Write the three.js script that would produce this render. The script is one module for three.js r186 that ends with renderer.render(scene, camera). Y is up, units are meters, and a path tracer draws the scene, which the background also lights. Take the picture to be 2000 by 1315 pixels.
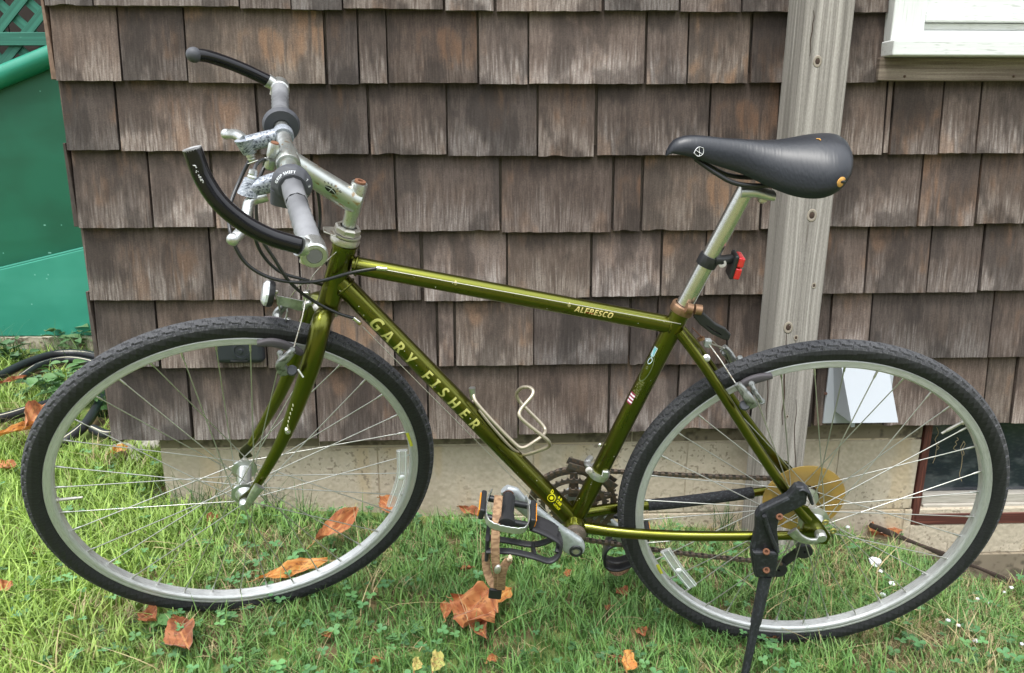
import * as THREE from 'three';
import { mergeGeometries, mergeVertices, toCreasedNormals } from 'three/addons/utils/BufferGeometryUtils.js';
import { RoundedBoxGeometry } from 'three/addons/geometries/RoundedBoxGeometry.js';

// ---------- camera, sky, sun, exposure ----------
const scene = new THREE.Scene();
const FPX = 1501, PITCH = 15.763 * Math.PI / 180, YAW = -2.0 * Math.PI / 180;   // lens of the photograph in its 2000 x 1315 pixels
const camera = new THREE.PerspectiveCamera(2 * Math.atan(657.5 / FPX) * 180 / Math.PI, 1024 / 673, 0.05, 400);
camera.position.set(0, 1.0, 1.80);
camera.rotation.set(-PITCH, YAW, 0, 'YXZ');
camera.updateMatrixWorld(true);
scene.add(camera);

const renderer = new THREE.WebGLRenderer({ antialias: true });
renderer.toneMapping = THREE.LinearToneMapping;
renderer.toneMappingExposure = 2.2;
renderer.shadowMap.enabled = true;

function hash(i, j, s = 0) { let h = (i * 374761393 + j * 668265263 + s * 1442695041) | 0; h = Math.imul(h ^ (h >>> 13), 1274126177); h ^= h >>> 16; return (h >>> 0) / 4294967296; }
function vnoise(x, y, s = 0) {
  const i = Math.floor(x), j = Math.floor(y), u = x - i, v = y - j, a = u * u * (3 - 2 * u), b = v * v * (3 - 2 * v);
  return (hash(i, j, s) * (1 - a) + hash(i + 1, j, s) * a) * (1 - b) + (hash(i, j + 1, s) * (1 - a) + hash(i + 1, j + 1, s) * a) * b;
}
function fbm(x, y, s = 0, o = 4) { let t = 0, a = 0.5, n = 0; for (let k = 0; k < o; k++) { t += a * vnoise(x, y, s + k * 17); n += a; x *= 2.03; y *= 2.03; a *= 0.5; } return t / n; }
function rng(seed) { let a = seed >>> 0; return () => { a = (a + 0x6D2B79F5) | 0; let t = Math.imul(a ^ (a >>> 15), 1 | a); t = (t + Math.imul(t ^ (t >>> 7), 61 | t)) ^ t; return ((t ^ (t >>> 14)) >>> 0) / 4294967296; }; }
const clamp = (x, a = 0, b = 1) => Math.min(b, Math.max(a, x));
const sstep = (a, b, x) => { const t = clamp((x - a) / (b - a)); return t * t * (3 - 2 * t); };
const mix = (a, b, t) => a + (b - a) * t;

// bright, thinly overcast sky, whiter high up
{
  const w = 256, h = 128, d = new Float32Array(w * h * 4);
  for (let j = 0; j < h; j++) for (let i = 0; i < w; i++) {
    const el = ((j + 0.5) / h - 0.5) * Math.PI, az = (i + 0.5) / w * 2 * Math.PI, se = Math.max(0, Math.sin(el));
    const cx = Math.cos(az) * Math.cos(el), cz = Math.sin(az) * Math.cos(el);
    const n = fbm(cx * 2.2 + 9, cz * 2.2 + se * 2 + 5, 3, 5);
    const L = (0.50 + 1.05 * se) * (0.82 + 0.4 * n), k = (j * w + i) * 4;
    d[k] = L * 0.95; d[k + 1] = L * 0.985; d[k + 2] = L * 1.04; d[k + 3] = 1;
  }
  const sky = new THREE.DataTexture(d, w, h, THREE.RGBAFormat, THREE.FloatType);
  sky.mapping = THREE.EquirectangularReflectionMapping; sky.magFilter = sky.minFilter = THREE.LinearFilter; sky.wrapS = THREE.RepeatWrapping; sky.needsUpdate = true;
  scene.background = sky; scene.environment = sky;
}
const sun = new THREE.DirectionalLight(new THREE.Color(1, 0.97, 0.92), 1.5);
sun.position.set(-1.2, 6, 2.3); sun.target.position.set(0, 0, 0.3);
sun.castShadow = true; sun.shadow.radius = 34; sun.shadow.mapSize.set(2048, 2048);
Object.assign(sun.shadow.camera, { left: -4, right: 4, top: 4, bottom: -4, near: 0.5, far: 14 });
scene.add(sun, sun.target);

// ---------- helpers ----------
const V = (x, y, z) => new THREE.Vector3(x, y, z);
const C = (r, g, b) => new THREE.Color().setRGB(r, g, b);
const EYE = camera.position.clone();
const ray = (px, py) => V((px - 1000) / FPX, -(py - 657.5) / FPX, -1).transformDirection(camera.matrixWorld);   // direction of a photograph pixel
function onPlane(px, py, p, n) { const d = ray(px, py); return EYE.clone().addScaledVector(d, p.clone().sub(EYE).dot(n) / d.dot(n)); }
const W = (px, py, z = 0) => onPlane(px, py, V(0, 0, z), V(0, 0, 1));
function groundY(x, z) {
  let y = 0.0069 - 0.0621 * clamp(x, -2.5, 3);
  y -= 0.12 * sstep(0.93, 1.36, x) * sstep(0.9, 0.05, z);
  y += 0.010 * (vnoise(x * 3.1 + 4, z * 3.1 + 7, 5) - 0.5) + 0.006 * (vnoise(x * 9, z * 9, 6) - 0.5);
  y -= 0.02 * sstep(0.10, 0.0, z) * sstep(-1.1, -0.8, x);
  return y;
}
function G(px, py, up = 0) { const d = ray(px, py); let t = 1.5, p; for (let k = 0; k < 60; k++) { p = EYE.clone().addScaledVector(d, t); t += (p.y - groundY(p.x, p.z) - up) / -d.y * 0.7; } return p; }

const taken = {};
function numbered(n) { const k = taken[n] = (taken[n] ?? -1) + 1; return k ? `${n}_${String(k).padStart(3, '0')}` : n; }
function shade(o) { o.castShadow = o.receiveShadow = true; return o; }
function mesh(name, geo, mat, parent) { const m = shade(new THREE.Mesh(geo, mat)); m.name = name; parent.add(m); return m; }
function part(name, parent) { const g = new THREE.Group(); g.name = name; parent.add(g); return g; }
function tag(o, label, category, group) { o.userData.label = label; o.userData.category = category; if (group) o.userData.group = group; return o; }
function thing(name, label, category, pos = V(0, 0, 0), group) { const g = new THREE.Group(); g.name = numbered(name); g.position.copy(pos); scene.add(g); return tag(g, label, category, group); }
const std = (color, rough, metal = 0, extra = {}) => new THREE.MeshPhysicalMaterial({ color, roughness: rough, metalness: metal, ...extra });

function tex(w, h, fn, srgb = true, rep = 1) {
  const d = new Uint8Array(w * h * 4);
  for (let j = 0; j < h; j++) for (let i = 0; i < w; i++) { const c = fn(i / w, j / h), k = (j * w + i) * 4; d[k] = clamp(c[0]) * 255; d[k + 1] = clamp(c[1]) * 255; d[k + 2] = clamp(c[2]) * 255; d[k + 3] = c.length > 3 ? clamp(c[3]) * 255 : 255; }
  const t = new THREE.DataTexture(d, w, h); t.magFilter = THREE.LinearFilter; t.minFilter = THREE.LinearMipmapLinearFilter; t.generateMipmaps = true;
  t.wrapS = t.wrapT = THREE.MirroredRepeatWrapping; t.repeat.set(rep, rep); if (srgb) t.colorSpace = THREE.SRGBColorSpace; t.needsUpdate = true; return t;
}
const S = (r, g, b) => [r / 255, g / 255, b / 255];
const lerp3 = (a, b, t) => [mix(a[0], b[0], t), mix(a[1], b[1], t), mix(a[2], b[2], t)];

// sweep a cross-section along a smooth path. half(t) -> [half width, half height]; square > 0 gives a rounded bar instead of a round tube
function sweep(pts, half, { n = 24, seg = 12, side = null, square = 0, closed = false, linear = false } = {}) {
  const curve = linear ? null : new THREE.CatmullRomCurve3(pts, closed, 'centripetal');
  const P = [], T = [];
  if (linear) { pts.forEach((p, i) => { P.push(p.clone()); T.push(pts[Math.min(i + 1, pts.length - 1)].clone().sub(pts[Math.max(i - 1, 0)]).normalize()); }); n = pts.length - 1; }
  else for (let i = 0; i <= n; i++) { P.push(curve.getPointAt(i / n)); T.push(curve.getTangentAt(i / n)); }
  let nx = side ? side.clone() : (Math.abs(T[0].z) < 0.9 ? V(0, 0, 1) : V(1, 0, 0));
  const pos = [], idx = [], uv = []; let len = 0;
  for (let i = 0; i <= n; i++) {
    if (side) nx = side.clone();
    nx = nx.clone().addScaledVector(T[i], -nx.dot(T[i])).normalize();
    const ny = T[i].clone().cross(nx), [a, b] = [].concat(half(i / n)).length > 1 ? half(i / n) : [half(i / n), half(i / n)];
    if (i) len += P[i].distanceTo(P[i - 1]);
    for (let k = 0; k <= seg; k++) {
      const th = k / seg * 2 * Math.PI; let c = Math.cos(th), s = Math.sin(th);
      if (square) { const e = 1 - square; c = Math.sign(c) * Math.abs(c) ** e; s = Math.sign(s) * Math.abs(s) ** e; }
      pos.push(P[i].x + nx.x * a * c + ny.x * b * s, P[i].y + nx.y * a * c + ny.y * b * s, P[i].z + nx.z * a * c + ny.z * b * s);
      uv.push(k / seg * 4 * (a + b), len);
    }
  }
  for (let i = 0; i < n; i++) for (let k = 0; k < seg; k++) { const q = i * (seg + 1) + k; idx.push(q, q + seg + 1, q + 1, q + 1, q + seg + 1, q + seg + 2); }
  if (!closed) for (const [i, flip] of [[0, 1], [n, 0]]) {
    const c = pos.length / 3; pos.push(P[i].x, P[i].y, P[i].z); uv.push(0, 0);
    const r0 = c + 1; for (let k = 0; k <= seg; k++) { const q = (i * (seg + 1) + k) * 3; pos.push(pos[q], pos[q + 1], pos[q + 2]); uv.push(0, 0); }
    for (let k = 0; k < seg; k++) flip ? idx.push(c, r0 + k, r0 + k + 1) : idx.push(c, r0 + k + 1, r0 + k);
  }
  const g = new THREE.BufferGeometry(); g.setAttribute('position', new THREE.Float32BufferAttribute(pos, 3)); g.setAttribute('uv', new THREE.Float32BufferAttribute(uv, 2)); g.setIndex(idx);
  g.computeVertexNormals();
  // weld shading normals across the seam
  const nrm = g.attributes.normal; for (let i = 0; i <= n; i++) { const a = i * (seg + 1), b = a + seg; const x = nrm.getX(a) + nrm.getX(b), y = nrm.getY(a) + nrm.getY(b), z = nrm.getZ(a) + nrm.getZ(b), l = Math.hypot(x, y, z) || 1; nrm.setXYZ(a, x / l, y / l, z / l); nrm.setXYZ(b, x / l, y / l, z / l); }
  return g;
}
const tubeG = (pts, r, n = 28, seg = 10) => sweep(pts, () => r, { n, seg });
function cyl(a, b, ra, rb = ra, seg = 20, open = false) {
  const d = b.clone().sub(a), g = new THREE.CylinderGeometry(rb, ra, d.length(), seg, 1, open);
  g.translate(0, d.length() / 2, 0); g.applyQuaternion(new THREE.Quaternion().setFromUnitVectors(V(0, 1, 0), d.normalize())); g.translate(a.x, a.y, a.z); return g;
}
function turned(a, b, prof, seg = 28) {   // lathe along a->b; prof [[radius, metres from a], ...]
  const d = b.clone().sub(a).normalize(), g = new THREE.LatheGeometry(prof.map(([r, y]) => new THREE.Vector2(r, y)), seg);
  g.applyQuaternion(new THREE.Quaternion().setFromUnitVectors(V(0, 1, 0), d)); g.translate(a.x, a.y, a.z); return toCreasedNormals(g, 0.6);
}
const ball = (p, r, sx = 1, sy = 1, sz = 1, n = 14) => new THREE.SphereGeometry(r, n, Math.ceil(n * 0.7)).scale(sx, sy, sz).translate(p.x, p.y, p.z);
function rbox(c, sx, sy, sz, r = 0.002, q = null) { const g = new RoundedBoxGeometry(sx, sy, sz, 2, Math.min(r, sx / 2.1, sy / 2.1, sz / 2.1)); if (q) g.applyQuaternion(q); return g.translate(c.x, c.y, c.z); }
const join = gs => mergeGeometries(gs.map(g => { const q = g.index ? g.toNonIndexed() : g.clone(); for (const k of Object.keys(q.attributes)) if (!['position', 'normal', 'uv'].includes(k)) q.deleteAttribute(k); return q; }));
function slab(outline, depth, bevel = 0.001, holes = []) {   // an outline [[x, y], ...] in metres, extruded along +z
  const s = new THREE.Shape(outline.map(p => new THREE.Vector2(...p))); holes.forEach(h => s.holes.push(new THREE.Path(h.map(p => new THREE.Vector2(...p)))));
  return new THREE.ExtrudeGeometry(s, { depth: depth - 2 * bevel, bevelEnabled: bevel > 0, bevelSize: bevel, bevelOffset: -bevel, bevelThickness: bevel, bevelSegments: 2, curveSegments: 8 }).translate(0, 0, bevel);
}

// ---------- ground ----------
{
  const xs = [], zs = [];
  for (let x = -60; x < -3; x += 3) xs.push(x); for (let x = -3; x < 3.4; x += 0.05) xs.push(x); for (let x = 3.4; x <= 60; x += 3) xs.push(x);
  for (let z = -40; z < -2.5; z += 2.5) zs.push(z); for (let z = -2.5; z < 2.2; z += 0.05) zs.push(z); for (let z = 2.2; z <= 60; z += 3) zs.push(z);
  const pos = [], uv = [], idx = [], nx = xs.length;
  for (const z of zs) for (const x of xs) { pos.push(x, groundY(x, z), z); uv.push(x / 1.2, z / 1.2); }
  for (let j = 0; j < zs.length - 1; j++) for (let i = 0; i < nx - 1; i++) { const a = j * nx + i; idx.push(a, a + nx, a + 1, a + 1, a + nx, a + nx + 1); }
  const g = new THREE.BufferGeometry(); g.setAttribute('position', new THREE.Float32BufferAttribute(pos, 3)); g.setAttribute('uv', new THREE.Float32BufferAttribute(uv, 2)); g.setIndex(idx); g.computeVertexNormals();
  const t = tex(512, 512, (u, v) => {
    const n = fbm(u * 70, v * 70, 11, 3), m = fbm(u * 9, v * 9, 12, 4), q = fbm(u * 160, v * 22, 13, 2);
    return lerp3(lerp3(S(96, 82, 56), S(98, 116, 56), sstep(0.35, 0.62, m)), S(178, 158, 112), sstep(0.56, 0.8, n * 0.5 + q * 0.5));
  });
  const m = mesh('ground', g, std(0xffffff, 1, 0, { map: t }), scene); m.userData.kind = 'structure';
}

// ---------- grass, clover ----------
const leafMat = (color, extra = {}) => std(color, 0.62, 0, { side: THREE.DoubleSide, transmission: 0.3, thickness: 0, ...extra });
function bladeGeo(r, n, hMin, hMax, spread, lean, wMin = 0.0010, wMax = 0.0021) {
  const pos = [], idx = [];
  for (let k = 0; k < n; k++) {
    const a = r() * 6.283, h = hMin + (hMax - hMin) * r(), w = wMin + (wMax - wMin) * r(), x0 = (r() - 0.5) * spread, z0 = (r() - 0.5) * spread, ln = lean * (0.25 + r()), fa = a + (r() - 0.5) * 1.2, b = pos.length / 3, q = 4;
    for (let i = 0; i <= q; i++) {
      const t = i / q, bend = ln * t * t, y = h * t * (1 - 0.32 * ln * t), o = h * bend * 0.85, ww = w * (1 - t ** 1.7) + 0.00012;
      const cx = x0 + Math.cos(a) * o, cz = z0 + Math.sin(a) * o;
      pos.push(cx - Math.sin(fa) * ww, y, cz + Math.cos(fa) * ww, cx + Math.sin(fa) * ww, y, cz - Math.cos(fa) * ww);
      if (i) idx.push(b + 2 * i - 2, b + 2 * i - 1, b + 2 * i, b + 2 * i, b + 2 * i - 1, b + 2 * i + 1);
    }
  }
  const g = new THREE.BufferGeometry(); g.setAttribute('position', new THREE.Float32BufferAttribute(pos, 3)); g.setIndex(idx); g.computeVertexNormals(); return g;
}
function scatter(name, geo, mat, list) {   // list of [x, y, z, turn, scale, r, g, b, tilt]
  const m = new THREE.InstancedMesh(geo, mat, list.length), o = new THREE.Object3D(), c = new THREE.Color();
  list.forEach((p, i) => { o.position.set(p[0], p[1], p[2]); o.rotation.set((p[8] ?? 0) * Math.cos(p[3] * 7), p[3], (p[8] ?? 0) * Math.sin(p[3] * 7)); o.scale.setScalar(p[4]); o.updateMatrix(); m.setMatrixAt(i, o.matrix); m.setColorAt(i, c.setRGB(p[5], p[6], p[7])); });
  m.name = name; m.userData.kind = 'stuff'; shade(m); scene.add(m); return m;
}
// photograph pixels along the loops of the garden hose: [x, y, height over the ground]
const hoseLoops = [
  [[-60, 764, 0.03], [0, 734, 0.035], [55, 708, 0.04], [110, 692, 0.045], [160, 691, 0.045], [215, 704, 0.04]],
  [[40, 738, 0.02], [80, 713, 0.03], [130, 702, 0.03], [185, 710, 0.03], [230, 728, 0.03]],
  [[-60, 828, 0.04], [10, 815, 0.04], [60, 800, 0.045], [105, 786, 0.045], [150, 774, 0.04]],
  [[228, 740, 0.04], [206, 768, 0.04], [184, 804, 0.04], [160, 836, 0.035], [128, 860, 0.02], [90, 880, -0.01]],
  [[150, 728, 0.03], [190, 746, 0.03], [240, 770, 0.03]],
  [[180, 838, 0.03], [210, 849, 0.03], [250, 843, 0.02]],
].map(l => l.map(a => G(...a)));
const nearHose = (x, z) => { if (x > -0.85 || z > 0.35) return false; for (const l of hoseLoops) for (let i = 0; i < l.length - 1; i++) { const a = l[i], b = l[i + 1], dx = b.x - a.x, dz = b.z - a.z, t = clamp(((x - a.x) * dx + (z - a.z) * dz) / (dx * dx + dz * dz)); const ex = x - a.x - dx * t, ez = z - a.z - dz * t; if (ex * ex + ez * ez < (ez > 0 ? 0.0036 : 0.0008)) return true; } return false; };
const inHouse = (x, z) => z < 0.015 && x > -0.87;
const bare = (x, z) => (x < -0.95 && z < -1.12) || (x > 0.98 && z < 0.05);
// how dry / how clover-rich the lawn is at a spot
const dryness = (x, z) => clamp(sstep(0.42, 0.72, fbm(x * 4.1 + 3, z * 4.1, 21, 3)) * 0.8 + 0.45 * sstep(0.55, 1.3, x) + 0.3 * sstep(0.25, 0.0, z) - 0.15 - 0.25 * sstep(-0.5, -1.2, x));
const cloverness = (x, z) => sstep(0.46, 0.62, fbm(x * 5.3 + 8, z * 5.3 + 2, 22, 3)) * (1 - 0.75 * sstep(-0.55, -0.95, x));
{
  const r = rng(41);
  const kinds = [bladeGeo(r, 10, 0.022, 0.052, 0.034, 0.8), bladeGeo(r, 9, 0.026, 0.060, 0.03, 1.0), bladeGeo(r, 8, 0.04, 0.09, 0.028, 1.0, 0.0010, 0.0019), bladeGeo(r, 11, 0.014, 0.036, 0.045, 1.4, 0.0007, 0.0013)];
  const lists = kinds.map(() => []);
  const N = 72000;
  for (let i = 0; i < N; i++) {
    const x = -2.6 + 5.4 * r(), z = -1.3 + 3.1 * r(), a = r(), b = r(), c = r(), t = r() * 6.283, u = r();
    if (inHouse(x, z) || bare(x, z) || (z < 0 && x > -0.88) || nearHose(x, z) || (z < -0.3 && u < 0.45)) continue;
    const dry = dryness(x, z), lush = sstep(-0.35, -0.85, x);
    const kind = c < 0.10 + 0.25 * dry ? 3 : c < 0.55 ? 0 : c < 0.85 ? 1 : 2;
    let col;
    if (kind === 3 || u < dry * 0.2) { const q = 0.7 + 0.6 * b; col = [0.42 * q, 0.34 * q, 0.18 * q]; }
    else {
      const q = 0.75 + 0.6 * b;
      col = lerp3([0.108 * q, 0.240 * q, 0.056 * q], [0.300 * q, 0.425 * q, 0.075 * q], clamp(0.75 * lush + 0.5 * (a - 0.35)));
      if (dry > 0.25) col = lerp3(col, [0.27 * q, 0.265 * q, 0.115 * q], 0.4 * dry * a);
    }
    const y = groundY(x, z);
    lists[kind].push([x, y - 0.004, z, t, (0.66 + 0.46 * b) * (kind === 3 ? 1 : 1 + 0.25 * lush) * (z > 0.75 ? 1.05 : 1), ...col, 0.25 * (a - 0.5)]);
  }
  ['lawn_grass', 'lawn_grass', 'long_lawn_grass', 'dry_thatch'].forEach((n, k) => {
    const labels = ['short green lawn grass growing all round the bicycle', 'curving green lawn grass growing all round the bicycle', 'longer green grass blades standing out of the lawn', 'short dead straw coloured blades lying in the lawn'];
    tag(scatter(numbered(n), kinds[k], leafMat(C(1, 1, 1)), lists[k]), labels[k], 'grass');
  });
  // long dead straws lying about
  const sg = bladeGeo(rng(5), 3, 0.04, 0.09, 0.05, 2.1, 0.0006, 0.0011), sl = [];
  for (let i = 0; i < 700; i++) { const x = -2.2 + 4.6 * r(), z = -0.9 + 2.3 * r(), t = r() * 6.28, b = r(), keep = r(); if (inHouse(x, z) || bare(x, z) || keep > 0.25 + dryness(x, z)) continue; const q = 0.7 + 0.7 * b; sl.push([x, groundY(x, z) + 0.004 + 0.02 * r(), z, t, 0.7 + 0.6 * b, 0.42 * q, 0.33 * q, 0.17 * q, 0.9 * (r() - 0.3)]); }
  tag(scatter('dry_straw', sg, leafMat(C(1, 1, 1)), sl), 'loose pale straws lying across the lawn', 'straw');
  // clover
  const leaf = (() => {
    const gs = [];
    for (let k = 0; k < 3; k++) {
      const g = new THREE.CircleGeometry(0.0062, 9).toNonIndexed(), p = g.attributes.position;
      for (let i = 0; i < p.count; i++) { let x = p.getX(i), y = p.getY(i) + 0.0062; const notch = Math.abs(x) < 0.001 && y > 0.011 ? 0.0018 : 0; x *= 0.55 + 0.55 * y / 0.012; p.setXYZ(i, x, 0.0016 * Math.abs(x) / 0.006 + y * 0.10, y - notch); }
      g.rotateY(k * 2.0944); gs.push(g);
    }
    const st = cyl(V(0, -0.034, 0.004), V(0, 0, 0), 0.0005, 0.0004, 4, true).toNonIndexed(); gs.push(st);
    const g = mergeGeometries(gs.map(q => { q.deleteAttribute('uv'); q.deleteAttribute('normal'); return q; })); g.computeVertexNormals(); return g;
  })();
  const cl = [];
  for (let i = 0; i < 26000; i++) {
    const x = -2.4 + 5 * r(), z = -1.1 + 2.7 * r(), b = r(), t = r() * 6.28, keep = r(), u = r();
    if (inHouse(x, z) || bare(x, z) || (z < 0 && x > -0.88) || nearHose(x, z) || keep > 0.04 + 0.36 * cloverness(x, z)) continue;
    const q = 0.7 + 0.65 * b, col = lerp3([0.066 * q, 0.185 * q, 0.062 * q], [0.135 * q, 0.310 * q, 0.095 * q], u * u);
    cl.push([x, groundY(x, z) + 0.014 + 0.03 * b, z, t, 0.6 + 0.6 * r(), ...col, 0.7 * (r() - 0.5)]);
  }
  tag(scatter('clover', leaf, leafMat(C(1, 1, 1)), cl), 'low green clover spreading through the lawn', 'clover');
}

// ---------- house ----------
const house = thing('house', 'weathered cedar shingled house wall on a beige concrete block foundation', 'house');
// weathered cedar: streaked grey-brown, paler ragged streaks near the butt (silvering plus painted light from above), rusty tannin blotches
const shingleMats = [];
for (let k = 0; k < 15; k++) {
  const s = 100 + k * 31, tone = hash(k, 3, 9), warm = hash(k, 7, 9);
  const field = (u, v) => {
    const wob = 0.02 * fbm(u * 3, v * 2, s + 9, 2);
    const g1 = fbm((u + wob) * 120, v * 4.5, s, 3), g2 = fbm((u + wob) * 30, v * 1.7, s + 1, 3), g3 = vnoise((u + wob) * 128, v * 16, s + 2), pore = vnoise(u * 240, v * 200, s + 3);
    const blot = fbm(u * 3.2, v * 2.6, s + 4, 3);
    return { g1, g2, g3, pore, blot };
  };
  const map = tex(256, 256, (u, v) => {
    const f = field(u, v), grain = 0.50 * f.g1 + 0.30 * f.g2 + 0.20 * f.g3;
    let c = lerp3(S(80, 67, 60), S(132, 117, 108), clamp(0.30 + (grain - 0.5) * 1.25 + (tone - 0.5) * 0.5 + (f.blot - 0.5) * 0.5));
    const reach = 0.06 + 0.50 * fbm(u * 6, v * 0.8, s + 5, 3) + 0.42 * (fbm(u * 70, v * 2.5, s + 6, 2) - 0.5);          // ragged upper end of the streaks, silvering and painted light together
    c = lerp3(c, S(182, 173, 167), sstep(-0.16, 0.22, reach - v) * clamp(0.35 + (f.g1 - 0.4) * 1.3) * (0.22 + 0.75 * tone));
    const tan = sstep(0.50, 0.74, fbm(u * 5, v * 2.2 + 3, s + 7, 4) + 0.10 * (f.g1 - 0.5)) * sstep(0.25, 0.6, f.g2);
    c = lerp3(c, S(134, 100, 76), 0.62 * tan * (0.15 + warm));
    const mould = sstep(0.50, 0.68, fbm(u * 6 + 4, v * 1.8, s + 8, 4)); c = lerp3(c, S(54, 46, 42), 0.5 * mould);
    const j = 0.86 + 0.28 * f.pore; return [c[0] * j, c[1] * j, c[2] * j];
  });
  const bump = tex(256, 256, (u, v) => { const f = field(u, v); const q = 0.6 * f.g1 + 0.25 * f.g3 + 0.15 * f.pore; return [q, q, q]; }, false);
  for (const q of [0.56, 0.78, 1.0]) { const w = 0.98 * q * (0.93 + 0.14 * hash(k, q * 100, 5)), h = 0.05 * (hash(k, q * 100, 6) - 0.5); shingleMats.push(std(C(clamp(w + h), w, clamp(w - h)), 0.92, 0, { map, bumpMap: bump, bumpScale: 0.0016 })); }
}
// one shingle: wedge with a ragged, saw-cut butt. origin at its lower left, x right, y up, z off the wall
const shingleCache = {};
function shingleGeo(w, h, variant) {
  const key = `${w.toFixed(3)}_${h.toFixed(3)}_${variant}`; if (shingleCache[key]) return shingleCache[key];
  const r = rng(variant * 97 + 5), n = Math.max(6, Math.round(w / 0.016)), pos = [], uv = [], idx = [], uw = 1 / 0.30, u0 = r() * Math.max(0, 1 - w * uw);
  const zb = 0.027, zt = 0.0095, z0 = 0.004, cup = (r() - 0.35) * 0.004;
  const front = [], bot = [], back = [];
  const jag = i => (i === 0 || i === n ? (r() - 0.5) * 0.0015 : (r() - 0.5) * 0.0016 + (r() < 0.06 ? 0.003 * r() : 0));
  const edges = []; for (let i = 0; i <= n; i++) edges.push(jag(i));
  const push = (x, y, z, uu, vv) => { pos.push(x, y, z); uv.push(uu, vv); return pos.length / 3 - 1; };
  const zc = (t, v) => mix(zb, zt, v) + cup * (1 - 4 * (t - 0.5) ** 2) * (1 - v);
  const rows = 3;
  for (let j = 0; j <= rows; j++) for (let i = 0; i <= n; i++) { const t = i / n, v = j / rows; push(w * t, h * v + edges[i] * (1 - v), zc(t, v), u0 + w * t * uw, v); }
  for (let j = 0; j < rows; j++) for (let i = 0; i < n; i++) { const a = j * (n + 1) + i; idx.push(a, a + 1, a + n + 1, a + 1, a + n + 2, a + n + 1); }
  for (let i = 0; i <= n; i++) { const t = i / n; bot.push([push(w * t, edges[i], zc(t, 0), u0 + w * t * uw, 0.02), push(w * t, edges[i], z0, u0 + w * t * uw, 0.0)]); }
  for (let i = 0; i < n; i++) idx.push(bot[i][0], bot[i][1], bot[i + 1][0], bot[i + 1][0], bot[i][1], bot[i + 1][1]);
  for (const e of [0, 1]) {
    const a = push(w * e, edges[e * n], zc(e, 0), 0, 0), b = push(w * e, h, zc(e, 1), 0, 1), c = push(w * e, h, z0, 0.03, 1), d = push(w * e, edges[e * n], z0, 0.03, 0);
    e ? idx.push(a, d, b, d, c, b) : idx.push(a, b, d, d, b, c);
  }
  const g = new THREE.BufferGeometry(); g.setAttribute('position', new THREE.Float32BufferAttribute(pos, 3)); g.setAttribute('uv', new THREE.Float32BufferAttribute(uv, 2)); g.setIndex(idx); g.computeVertexNormals();
  return shingleCache[key] = g;
}
// butt lines of the courses, and their joints, in photograph pixels
const butts = [
  [[90, 10], [550, 17], [1100, 22], [1740, 24], [2000, 26]],
  [[93, 155], [640, 163], [1100, 165], [1530, 163], [2000, 160]],
  [[125, 293], [720, 300], [1160, 306], [1520, 302], [2000, 298]],
  [[150, 443], [690, 449], [1000, 455], [1370, 451], [1780, 440], [2000, 438]],
  [[170, 583], [410, 584], [980, 587], [1150, 580], [1500, 572], [2000, 567]],
  [[190, 716], [500, 716], [800, 714], [1300, 711], [1840, 697], [2000, 694]],
  [[217, 861], [500, 858], [900, 856], [1200, 842], [1600, 830], [2000, 825]],
];
const joints = [
  [86, 177, 464, 565, 667, 867, 968, 1180, 1330, 1452, 1570, 1742],
  [92, 234, 362, 637, 700, 756, 934, 1032, 1263, 1344, 1468, 1590, 1733],
  [122, 230, 504, 721, 873, 1050, 1166, 1386, 1520, 1640, 1728, 1742, 1838, 1912, 2010],
  [149, 294, 417, 613, 774, 978, 1198, 1255, 1489, 1610, 1798, 1912, 2010],
  [172, 413, 585, 703, 826, 991, 1156, 1292, 1377, 1500, 1693, 1815, 1919, 2010],
  [193, 309, 519, 770, 855, 889, 1042, 1231, 1284, 1422, 1540, 1621, 1700, 1936, 2010],
  [218, 373, 618, 836, 1012, 1190, 1324, 1470, 1592, 1730, 1925, 1982, 2040],
];
const along = (line, px) => { let k = 0; while (k < line.length - 2 && px > line[k + 1][0]) k++; const [a, b] = [line[k], line[k + 1]]; return mix(a[1], b[1], (px - a[0]) / (b[0] - a[0])); };
const cornerX = W(122, 225, 0.02).x;
const sillY = W(1000, 850, 0.02).y;
const rightEnd = 3.6, wallTop = 2.9;
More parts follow.
